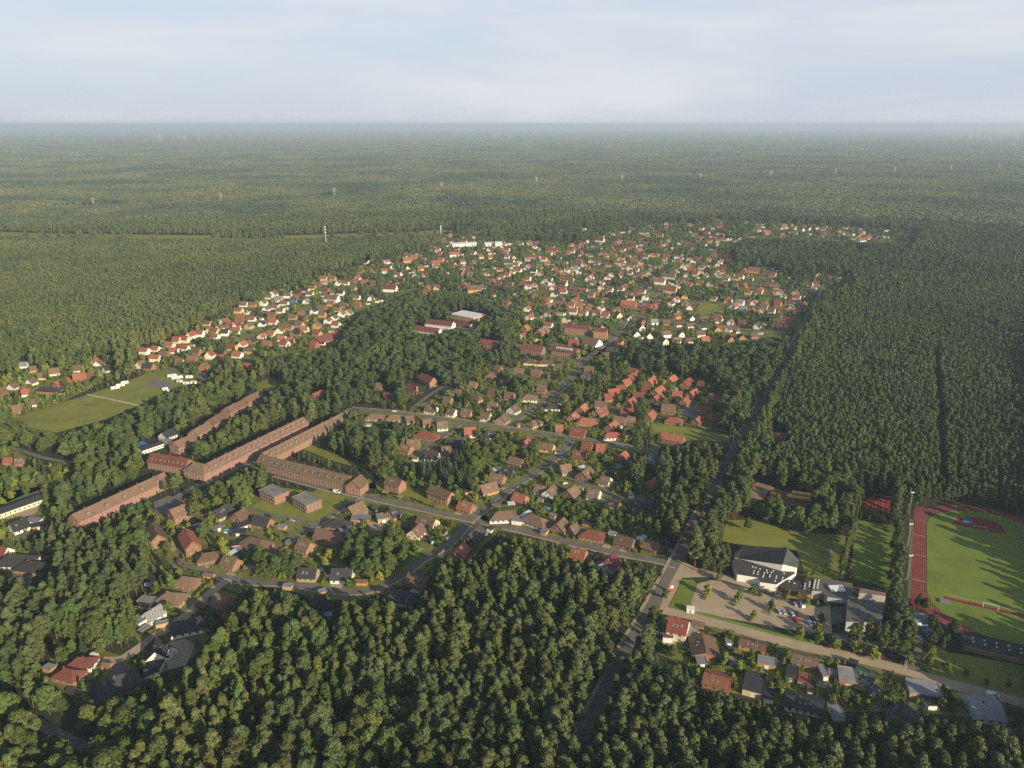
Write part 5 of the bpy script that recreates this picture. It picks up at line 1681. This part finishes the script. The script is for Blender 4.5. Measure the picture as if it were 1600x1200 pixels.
# --- candidate places
TREES = {k: [] for k in KINDS}      # arrays x, y, scale
BROADW = [
 [(400,590),(520,545),(560,500),(650,465),(740,465),(800,490),(835,545),(760,575),(740,600),(650,632),(560,640),(500,645),(430,640),(400,620)],
 [(0,640),(60,655),(190,650),(260,612),(400,590),(420,640),(340,690),(230,720),(240,745),(120,810),(60,770),(0,770)],
 [(1140,372),(1430,380),(1380,440),(1290,430),(1265,440),(1200,415),(1140,425)],
 [(960,535),(1230,522),(1244,540),(1150,690),(1060,690),(1128,660),(1110,595),(990,590)],
 [(110,950),(228,950),(218,1010),(150,1018),(60,1010),(90,970)],
 [(800,360),(1000,335),(1120,340),(1000,352),(900,386),(800,376)],
 [(1160,740),(1340,740),(1335,835),(1240,830),(1160,800)],
 [(90,800),(230,740),(240,800),(220,880),(180,860)],
]
BIRCHW = [[(290,960),(480,935),(640,930),(640,1000),(520,1100),(340,1150),(220,1110),(230,1070)], [(700,870),(880,880),(900,960),(780,980),(700,930)], [(1140,690),(1230,560),(1260,500),(1290,520),(1230,640),(1180,720)]]
SPRUCEW = [[(618,700),(742,700),(738,768),(650,752)], [(1340,740),(1400,750),(1400,770),(1340,765)]]
GROVES = [   # woods inside the settlement: polygon, kind, spacing
 ([(618,704),(742,704),(738,768),(650,752)], 'spruce', 5.0), ([(376,858),(470,862),(474,905),(400,908)], 'broad', 6.5), ([(530,845),(665,845),(648,885),(575,918),(545,900)], 'broad', 6.5),
 ([(340,745),(425,730),(442,790),(400,800),(345,788)], 'broad', 7.0), ([(430,745),(515,752),(508,768),(440,768)], 'broad', 7.0), ([(530,648),(600,640),(650,660),(610,715),(560,720),(530,700)], 'broad', 8.0),
 ([(735,690),(790,690),(800,740),(750,760),(730,745)], 'broad', 7.5), ([(985,690),(1050,700),(1025,790),(985,760)], 'pine', 6.0), ([(975,795),(1050,785),(1046,865),(1000,850)], 'birch', 5.5),
 ([(940,700),(1020,712),(1010,770),(950,745)], 'garden', 4.5), ([(255,795),(330,800),(340,860),(250,880)], 'broad', 9.0), ([(780,590),(900,600),(880,630),(800,630)], 'broad', 9.0),
 ([(870,600),(940,590),(950,650),(890,670)], 'garden', 5.0), ([(1010,640),(1120,690),(1060,690),(1010,665)], 'broad', 8.0), ([(880,770),(960,790),(960,830),(870,815)], 'garden', 5.0),
 ([(560,690),(600,690),(600,720),(570,720)], 'garden', 5.0), ([(100,955),(205,955),(226,985),(216,1012),(140,1018),(90,1000)], 'birch', 3.4),
]
EAST = np.array([[0.0, 0.0]])
def jgrid(x0, x1, y0, y1, s):
    nx, ny = int((x1 - x0) / s), int((y1 - y0) / (s * .87))
    X, Y = np.meshgrid(np.arange(nx), np.arange(ny))
    x = x0 + (X + (Y % 2) * .5) * s + rng.uniform(-.36, .36, X.shape) * s
    y = y0 + Y * s * .87 + rng.uniform(-.36, .36, X.shape) * s
    return x.ravel(), y.ravel()
def inview(x, y, zt=18, mx=200):
    px, py = proj(np.stack([x, y, np.full_like(x, zt * .7)], 1))
    return (px > -mx) & (px < IW + mx) & (py < IH + 200)
def lineblock(x, y, lines):
    bad = np.zeros(x.shape, bool)
    for pts, w in lines:
        for a, b in zip(pts, pts[1:]):
            dx, dy = b[0] - a[0], b[1] - a[1]
            sel = np.where((x > min(a[0], b[0]) - w) & (x < max(a[0], b[0]) + w) & (y > min(a[1], b[1]) - w) & (y < max(a[1], b[1]) + w))[0]
            if not len(sel): continue
            t = np.clip(((x[sel] - a[0]) * dx + (y[sel] - a[1]) * dy) / (dx * dx + dy * dy + 1e-9), 0, 1)
            d2 = (x[sel] - a[0] - t * dx) ** 2 + (y[sel] - a[1] - t * dy) ** 2
            bad[sel[d2 < w * w]] = True
    return bad
def footblock(x, y, extra=0.6):
    bad = np.zeros(x.shape, bool)
    for fx, fy, fr in FOOT:
        r_ = fr + extra
        sel = np.where((np.abs(x - fx) < r_) & (np.abs(y - fy) < r_))[0]
        if len(sel): bad[sel[(x[sel] - fx) ** 2 + (y[sel] - fy) ** 2 < r_ * r_]] = True
    return bad
def covers(x, y, h, rad, masks, fr=(.12, .45, .75, .97), lift=0.0):
    bad = np.zeros(x.shape, bool)
    for f in fr:
        for sx in (-.6, 0, .6):
            px, py = proj(np.stack([x + sx * rad, y, h * f], 1))
            for m in masks: bad |= look(m, px, py)
    return bad
def vnoise(x, y, s, seed):
    """smooth value noise"""
    r = np.random.default_rng(seed).uniform(0, 1, (64, 64))
    u_, v_ = x / s, y / s
    iu, iv = np.floor(u_).astype(int), np.floor(v_).astype(int)
    fu, fv = u_ - iu, v_ - iv
    fu, fv = fu * fu * (3 - 2 * fu), fv * fv * (3 - 2 * fv)
    g = lambda a, b: r[a % 64, b % 64]
    return (g(iu, iv) * (1 - fu) + g(iu + 1, iv) * fu) * (1 - fv) + (g(iu, iv + 1) * (1 - fu) + g(iu + 1, iv + 1) * fu) * fv
NEAR_D, MID_D, FAR_D = 850.0, 2300.0, 6500.0
x, y = jgrid(-1700, 1700, 170, MID_D, 5.9)
ok = inview(x, y) & (np.hypot(x, y) < MID_D)
x, y = x[ok], y[ok]
stand = vnoise(x, y, 150, 1)
sc_ = (.62 + .62 * rng.beta(2.2, 2.2, x.shape)) * (.82 + .32 * stand)
PLANT = [[(1262,540),(1300,480),(1420,455),(1600,440),(1600,800),(1420,770),(1340,735),(1250,735),(1190,690),(1225,600)], [(-80,380),(300,378),(540,376),(640,390),(560,418),(430,450),(330,500),(210,548),(0,560),(-80,560)]]
inpl = np.zeros(x.shape, bool)
qx, qy = proj(np.stack([x, y, np.full_like(x, 6.0)], 1))
for p in PLANT: inpl |= pip(qx, qy, p)
x, y, sc_ = x[~inpl], y[~inpl], sc_[~inpl]
for p, sp, sz in ((PLANT[0], 4.3, .70), (PLANT[1], 4.6, .80)):
    P = [G(*q) for q in p]
    ax, ay = jgrid(min(q.x for q in P), max(q.x for q in P), min(q.y for q in P), max(q.y for q in P), sp)
    qx, qy = proj(np.stack([ax, ay, np.full_like(ax, 6.0)], 1))
    k_ = pip(qx, qy, p) & (np.hypot(ax, ay) < MID_D) & inview(ax, ay)
    ax, ay = ax[k_], ay[k_]
    x = np.concatenate([x, ax]); y = np.concatenate([y, ay])
    sc_ = np.concatenate([sc_, sz * rng.uniform(.82, 1.15, ax.shape) * (.9 + .2 * vnoise(ax, ay, 60, 3))])
bx, by = proj(np.stack([x, y, np.zeros_like(x)], 1))
kind = np.zeros(x.shape, int)          # 0 pine 1 broad 2 birch 3 spruce
sc_ *= np.where(by > 860, 1.14, 1.0)
cx, cy = proj(np.stack([x, y, np.full_like(x, 8.0)], 1))
for p in BROADW: kind[pip(cx, cy, p)] = 1
for p in BIRCHW: kind[pip(cx, cy, p) & (rng.uniform(0, 1, x.shape) < .75)] = 2
for p in SPRUCEW: kind[pip(cx, cy, p)] = 3
kind[(kind == 0) & (vnoise(x, y, 55, 5) > .78)] = 1
inpl = np.zeros(x.shape, bool)
for p in PLANT: inpl |= pip(cx, cy, p)
kind[(kind == 0) & ~inpl & (rng.uniform(0, 1, x.shape) < .14)] = 2
kind[(kind == 1) & (rng.uniform(0, 1, x.shape) < .12)] = 2
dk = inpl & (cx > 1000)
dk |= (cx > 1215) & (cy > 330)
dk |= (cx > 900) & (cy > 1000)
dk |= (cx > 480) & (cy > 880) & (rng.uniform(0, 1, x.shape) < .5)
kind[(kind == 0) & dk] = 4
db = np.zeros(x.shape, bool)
for p in (BROADW[0], BROADW[2], BROADW[3], BROADW[5]): db |= pip(cx, cy, p)  # cloud shade on the middle wood is put into the leaf colour
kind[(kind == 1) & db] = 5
hgt = sc_ * np.array([18, 15, 16, 16, 18, 15])[kind]
rad = sc_ * np.array([3.2, 4.6, 2.6, 2.4, 3.2, 4.6])[kind]
drop = look(M_VIL, bx, by) | lineblock(x, y, NOPLANT) | footblock(x, y, 1.5)
hide = covers(x, y, hgt, rad, [M_VIL, M_OPEN, M_HOUSE])
for f_ in (.62, .40, .24, .14):
    i_ = np.where(hide & ~drop)[0]
    ok_ = ~covers(x[i_], y[i_], hgt[i_] * f_, rad[i_] * f_, [M_VIL, M_OPEN, M_HOUSE])
    j_ = i_[ok_]
    sc_[j_] *= f_; hide[j_] = False
    if f_ < .5: kind[j_] = 2
drop |= hide
drop |= ((kind == 1) | (kind == 5)) & (rng.uniform(0, 1, x.shape) < .48)
drop |= (vnoise(x, y, 14, 9) < .05)
x, y, kind, sc_ = x[~drop], y[~drop], kind[~drop], sc_[~drop]
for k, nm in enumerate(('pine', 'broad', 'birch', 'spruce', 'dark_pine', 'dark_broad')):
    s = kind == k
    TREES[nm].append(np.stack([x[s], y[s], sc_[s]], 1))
# groves inside the settlement
for poly, nm, sp in GROVES:
    P = [G(*q) for q in poly]
    x, y = jgrid(min(p.x for p in P), max(p.x for p in P), min(p.y for p in P), max(p.y for p in P), sp)
    bx, by = proj(np.stack([x, y, np.zeros_like(x)], 1))
    s_ = rng.uniform(.6, 1.0, x.shape)
    H = {'pine': 18, 'broad': 15, 'birch': 16, 'spruce': 16, 'garden': 6}[nm] * s_
    keep = pip(bx, by, poly) & ~footblock(x, y, 1.5) & ~lineblock(x, y, NOPLANT)
    keep &= ~covers(x, y, H, np.full_like(x, 2.0), [M_OPEN, M_HOUSE])
    TREES[nm].append(np.stack([x, y, s_], 1)[keep])
# gardens: bushes and small trees between the houses
x, y = jgrid(-900, 1300, 200, 2350, 3.9)
ok = inview(x, y); x, y = x[ok], y[ok]
bx, by = proj(np.stack([x, y, np.zeros_like(x)], 1))
den = np.clip(.02 + 1.0 * vnoise(x, y, 19, 21), 0, .95) * np.where(by < 545, .56, 1.0)
s_ = .3 + 1.15 * rng.uniform(0, 1, x.shape) ** 1.7
keep = look(M_VIL, bx, by) & (rng.uniform(0, 1, x.shape) < den)
x, y, s_ = x[keep], y[keep], s_[keep]
bad = footblock(x, y, .3) | lineblock(x, y, [(p, w - .3) for p, w in NOPLANT]) | covers(x, y, 6 * s_, 1.6 * s_, [M_OPEN])
hid = covers(x, y, 6 * s_, 1.2 * s_, [M_HOUSE], (.4, .9))
bad |= hid & (rng.uniform(0, 1, x.shape) < .90)
TREES['garden'].append(np.stack([x, y, s_], 1)[~bad])
x, y = jgrid(-900, 1300, 200, 2350, 11)
ok = inview(x, y); x, y = x[ok], y[ok]
bx, by = proj(np.stack([x, y, np.zeros_like(x)], 1))
s_ = rng.uniform(.4, .85, x.shape)
keep = look(M_VIL, bx, by) & ~footblock(x, y, 2) & ~lineblock(x, y, NOPLANT) & ~covers(x, y, 14 * s_, 3.2 * s_, [M_OPEN, M_HOUSE]) & (rng.uniform(0, 1, x.shape) < .8)
x, y, s_ = x[keep], y[keep], s_[keep]
pick = rng.integers(0, 4, x.shape)
for nm, ks in (('broad', (0, 1)), ('birch', (2,)), ('spruce', (3,))):
    m = np.isin(pick, ks); TREES[nm].append(np.stack([x[m], y[m], s_[m]], 1))
# hedges round the plots of the nearer houses
hp = []
for h in HOUSES:
    if h['dist'] > 1000: continue
    ca, sa = math.cos(h['a']), math.sin(h['a'])
    hl, hw_ = h['L'] / 2 + random.uniform(4, 8), h['W'] / 2 + random.uniform(5, 9)
    for sx, sy, n_p, al in ((-1, 0, hw_, 0), (1, 0, hw_, 0), (0, -1, hl, 1), (0, 1, hl, 1)):
        if random.random() < .35: continue
        hs = random.uniform(.22, .42)
        for q in np.arange(-n_p, n_p, 1.1):
            u0, v0 = (q, sy * hw_) if al else (sx * hl, q)
            hp.append((h['ctr'].x + u0 * ca - v0 * sa, h['ctr'].y + u0 * sa + v0 * ca, hs * random.uniform(.85, 1.15)))
hp = np.array(hp)
bad = footblock(hp[:, 0], hp[:, 1], .5) | lineblock(hp[:, 0], hp[:, 1], [(p, w - .2) for p, w in NOPLANT])
bx, by = proj(np.stack([hp[:, 0], hp[:, 1], np.zeros(len(hp))], 1))
bad |= ~look(M_VIL, bx, by) | look(M_OPEN, bx, by)
TREES['garden'].append(hp[~bad])
# planted rows: hedges, avenue and car-park trees (always their own places)
def row(nm, a, b, n, s0, s1, jit=.8):
    A_, B2 = G(*a), G(*b); out = []
    for i in range(n):
        p = A_.lerp(B2, (i + .5) / n); out.append((p.x + random.uniform(-jit, jit), p.y + random.uniform(-jit, jit), random.uniform(s0, s1)))
    TREES[nm].append(np.array(out))
row('birch', (1346, 768), (1338, 815), 14, .4, .6); row('birch', (1334, 830), (1312, 900), 30, .55, .8)
row('dark_pine', (1692, 815), (1715, 925), 15, 1.45, 1.85, 4)
row('broad', (1406, 800), (1398, 870), 12, .40, .60, 1.5); row('broad', (1400, 872), (1398, 960), 15, .45, .75, 2.5); row('broad', (1402, 955), (1425, 1000), 8, .5, .7, 2)
for a, b in (((1106, 927), (1101, 938)), ((1152, 937), (1147, 949)), ((1206, 946), (1201, 962)), ((1176, 965), (1172, 972)), ((1185, 924), (1215, 931)), ((1222, 938), (1262, 946))): row('garden', a, b, 8, .22, .34, .4)
row('spruce', (1347, 806), (1392, 815), 16, .26, .36, .4); row('spruce', (1347, 758), (1392, 766), 12, .35, .5)
def at(nm, x0, y0, s, pts):
    TREES[nm].append(np.array([(G(x0 + a / s, y0 + b / s).x, G(x0 + a / s, y0 + b / s).y, c) for a, b, c in pts]))
at('garden', 1000, 900, S5, [(563, 165, 1.23), (815, 225, 1.23), (938, 165, 1.23), (1093, 290, 1.17), (940, 365, 1.04), (1215, 215, 1.30), (1385, 260, 1.1), (1330, 530, 1.3), (1510, 400, 1.2), (660, 30, .9), (205, 190, 1.1), (1010, 175, .5), (1480, 500, 1.3), (1490, 560, 1.2), (1470, 245, .6)])
at('broad', 1000, 900, S5, [(115, 400, .72)])
at('garden', 1300, 900, S5, [(30, 615, 1.3), (190, 640, 1.4), (340, 700, 1.4), (640, 750, 1.2), (820, 700, 1.4), (795, 780, 1.4), (955, 810, 1.2), (1115, 850, 1.0), (1285, 915, .7), (1465, 935, .8), (310, 470, 1.4), (215, 480, 1.1), (400, 500, 1.2), (660, 620, 1.2), (590, 660, 1.4), (660, 540, 1.3)])
at('broad', 1300, 900, S5, [(830, 440, .62), (870, 540, .62), (1005, 490, .62), (720, 270, .6), (780, 300, .55), (560, 560, .6), (620, 620, .5)])
at('broad', 1100, 740, S5, [(850, 520, .85), (930, 480, .75), (770, 470, .7), (360, 480, .65), (470, 370, .75), (550, 290, .9), (600, 300, .8), (180, 690, .65), (1150, 300, .85), (1060, 480, .8), (960, 270, .5), (640, 110, .6), (870, 110, .7), (1000, 140, .9), (340, 330, .8), (1120, 460, .7)])
at('garden', 1100, 740, S5, [(120, 900, .9), (1030, 960, .3), (850, 850, .8), (900, 860, .7), (1000, 860, .7), (1210, 920, 1.2), (460, 1030, .6), (680, 1010, .8), (780, 1040, .8), (980, 1060, .7), (0, 800, .8), (380, 900, .6), (350, 890, .5), (300, 880, .5)])
at('birch', 1100, 740, S5, [(80, 830, .55), (130, 840, .6), (200, 760, .6)])
at('broad', 400, 460, 4, [(760, 690, .5), (1330, 690, .8), (1290, 680, .7)])
at('birch', 400, 460, 4, [(830, 1120, .55), (470, 900, .7), (640, 900, .8)])
at('broad', 200, 420, 6.6667, [(820, 840, .95), (560, 1060, .8), (680, 1060, .7), (1040, 1010, .85), (1060, 1060, .85), (1400, 930, .75), (1510, 980, .75), (1550, 880, .8)])
at('broad', 0, 560, 6.6667, [(700, 340, .8), (830, 330, .7), (920, 320, .7), (1030, 280, .7), (1150, 250, .7), (1250, 220, .75), (1340, 190, .7), (590, 440, .5), (420, 490, .6)])

# --- the 300 that show largest of every kind stand alone, the others make up the woods
WORDS = {'pine': ('pine_tree', 'pine', 'olive green pine with bare trunk'), 'broad': ('broadleaf_tree', 'broadleaf tree', 'round-crowned green tree'),
 'dark_pine': ('pine_tree', 'pine', 'dark blue-green pine with bare trunk'), 'dark_broad': ('broadleaf_tree', 'broadleaf tree', 'dark green spreading tree'),
 'birch': ('birch_tree', 'birch', 'narrow light green tree'), 'spruce': ('spruce_tree', 'spruce', 'dark conical spruce'), 'garden': ('garden_tree', 'garden tree', 'small bushy green tree')}
def area(px, py):
    if py > 1000 and px > 930: return 'in the wood right of the forest road'
    if py > 900 and 560 <= px: return 'in the dense wood left of the forest road'
    if px < 230 and py > 1080: return 'beside the track in the lower left corner'
    if px < 300 and py > 790: return 'in the grove between the brick block and the lane'
    if py > 900: return 'in the wood below the curved lane'
    if px > 1380 and py > 740: return 'around the sports ground'
    if px > 1050 and py > 880: return 'beside the school car park'
    if px > 1100 and py > 690: return 'around the hall meadow and kindergarten'
    if px > 1030: return 'in the wood along the forest road'
    if px < 350: return 'around the left meadow and brick terraces'
    if py > 740: return 'among the houses near the east-west street'
    if py > 600: return 'among the houses of the middle streets'
    return 'in and around the far village'
def shown(T_):
    d = np.sqrt(T_[:, 0] ** 2 + T_[:, 1] ** 2 + CAMH ** 2)
    px, py = proj(np.stack([T_[:, 0], T_[:, 1], T_[:, 2] * 8], 1))
    show = (px > 2) & (px < IW - 2) & (py > 0) & (py < IH - 4)
    return d, px, py, np.where(show, T_[:, 2] / d, 0)
ALLT = {nm: np.concatenate(TREES[nm]) for nm in WORDS}
CUT = {}
for nm, w_ in WORDS.items():
    fam = np.concatenate([shown(ALLT[k])[3] for k in WORDS if WORDS[k][0] == w_[0]])
    CUT[nm] = np.sort(fam)[-285] if len(fam) > 285 else 0
for nm, (oname, cat, desc) in WORDS.items():
    T_ = ALLT[nm]; n = len(T_)
    d, px, py, size = shown(T_)
    big = size > CUT[nm]
    ind, rest = np.where(big)[0], np.where(~big)[0]
    var = rng.integers(0, 4, n); rz = rng.uniform(0, 6.283, n); wd = rng.uniform(.85, 1.2, n)
    for i in ind:
        if size[i] <= 0: continue
        a = area(px[i], py[i])
        root = empty(oname, (T_[i, 0], T_[i, 1], 0), rz[i])
        root.scale = (T_[i, 2] * wd[i], T_[i, 2] * wd[i], T_[i, 2])
        tag(root, f'{desc} {a}', cat, f'{cat}s {a}')
        tm, cm = NEARV[nm][var[i]]
        link('trunk', tm, root); link('crown', cm, root)
    for lod, sel in ((0, d[rest] < NEAR_D), (1, d[rest] >= NEAR_D)):
        q = rest[sel]
        if not len(q): continue
        P = np.stack([T_[q, 0], T_[q, 1], np.zeros(len(q))], 1)
        rot = np.stack([rng.normal(0, .03, len(q)), rng.normal(0, .03, len(q)), rz[q]], 1)
        scl = np.stack([T_[q, 2] * wd[q], T_[q, 2] * wd[q], T_[q, 2]], 1)
        gn_scatter({'pine': 'pine_forest', 'dark_pine': 'pine_forest', 'dark_broad': 'broadleaf_wood', 'broad': 'broadleaf_wood', 'birch': 'birch_wood', 'spruce': 'spruce_wood', 'garden': 'garden_shrubbery'}[nm], P, rot, scl, var[q], LIB[nm, lod],
                   {'pine': 'olive green pine forest', 'dark_pine': 'dark pine forest', 'dark_broad': 'dark broadleaf wood', 'broad': 'broadleaf wood', 'birch': 'mixed birch wood', 'spruce': 'spruce wood', 'garden': 'hedges and shrubs of the gardens'}[nm] + (' close by' if lod == 0 else ' farther away') + ' as one mass', 'forest')
    print(nm, n)
# far forest in pieces
for nm, step, d0, d1, lab in (('far', 36, MID_D, FAR_D, 'far pine forest reading as one mass beyond the village'), ('horizon', 140, FAR_D, 24000.0, 'hazy forest reaching to the horizon')):
    x, y = jgrid(-d1 * .72, d1 * .72, d0 * .6, d1, step)
    dd = np.hypot(x, y); ok = inview(x, y, 15, 200) & (dd > d0 - step * .3) & (dd < d1)
    x, y = x[ok], y[ok]
    bad = lineblock(x, y, [(p, w + 8) for p, w in NOPLANT])
    bx, by = proj(np.stack([x, y, np.full_like(x, 8)], 1)); bad |= look(M_OPEN, bx, by)
    bad |= vnoise(x, y, step * 3.1, 77) < .06
    x, y = x[~bad], y[~bad]; n = len(x)
    st = vnoise(x, y * .45, step * 7, 13)
    hs = .62 + .62 * np.where(st > .5, st * .55 + .42, st * .8) + rng.uniform(-.05, .05, n)
    rot = np.stack([np.zeros(n), np.zeros(n), rng.uniform(0, 6.283, n)], 1)
    gn_scatter('distant_forest', np.stack([x, y, np.zeros(n)], 1), rot, np.stack([np.ones(n), np.ones(n), hs], 1), rng.integers(0, 4, n), LIB[nm], lab, 'forest')
    print(nm, n)

# ------------------------------------------------------------------ haze
b = MB(); Eh = 96000
b.box(-Eh, -3500, -1.0, Eh, Eh, CAMH + 22)
hz = b.build('haze', mat('haze_surface', (1, 1, 1)))
hz['kind'] = 'stuff'; hz['label'] = 'pale blue haze over the whole forest'; hz['category'] = 'haze'
hm = hz.data.materials[0]; nt = hm.node_tree
for nd in list(nt.nodes):
    if nd.type != 'OUTPUT_MATERIAL': nt.nodes.remove(nd)
pv = nt.nodes.new('ShaderNodeVolumePrincipled')
pv.inputs['Density'].default_value = HAZE_DENSITY
pv.inputs['Color'].default_value = (0.66, 0.82, 1.0, 1)
pv.inputs['Anisotropy'].default_value = 0.1
out = [nd for nd in nt.nodes if nd.type == 'OUTPUT_MATERIAL'][0]
nt.links.new(pv.outputs['Volume'], out.inputs['Volume'])
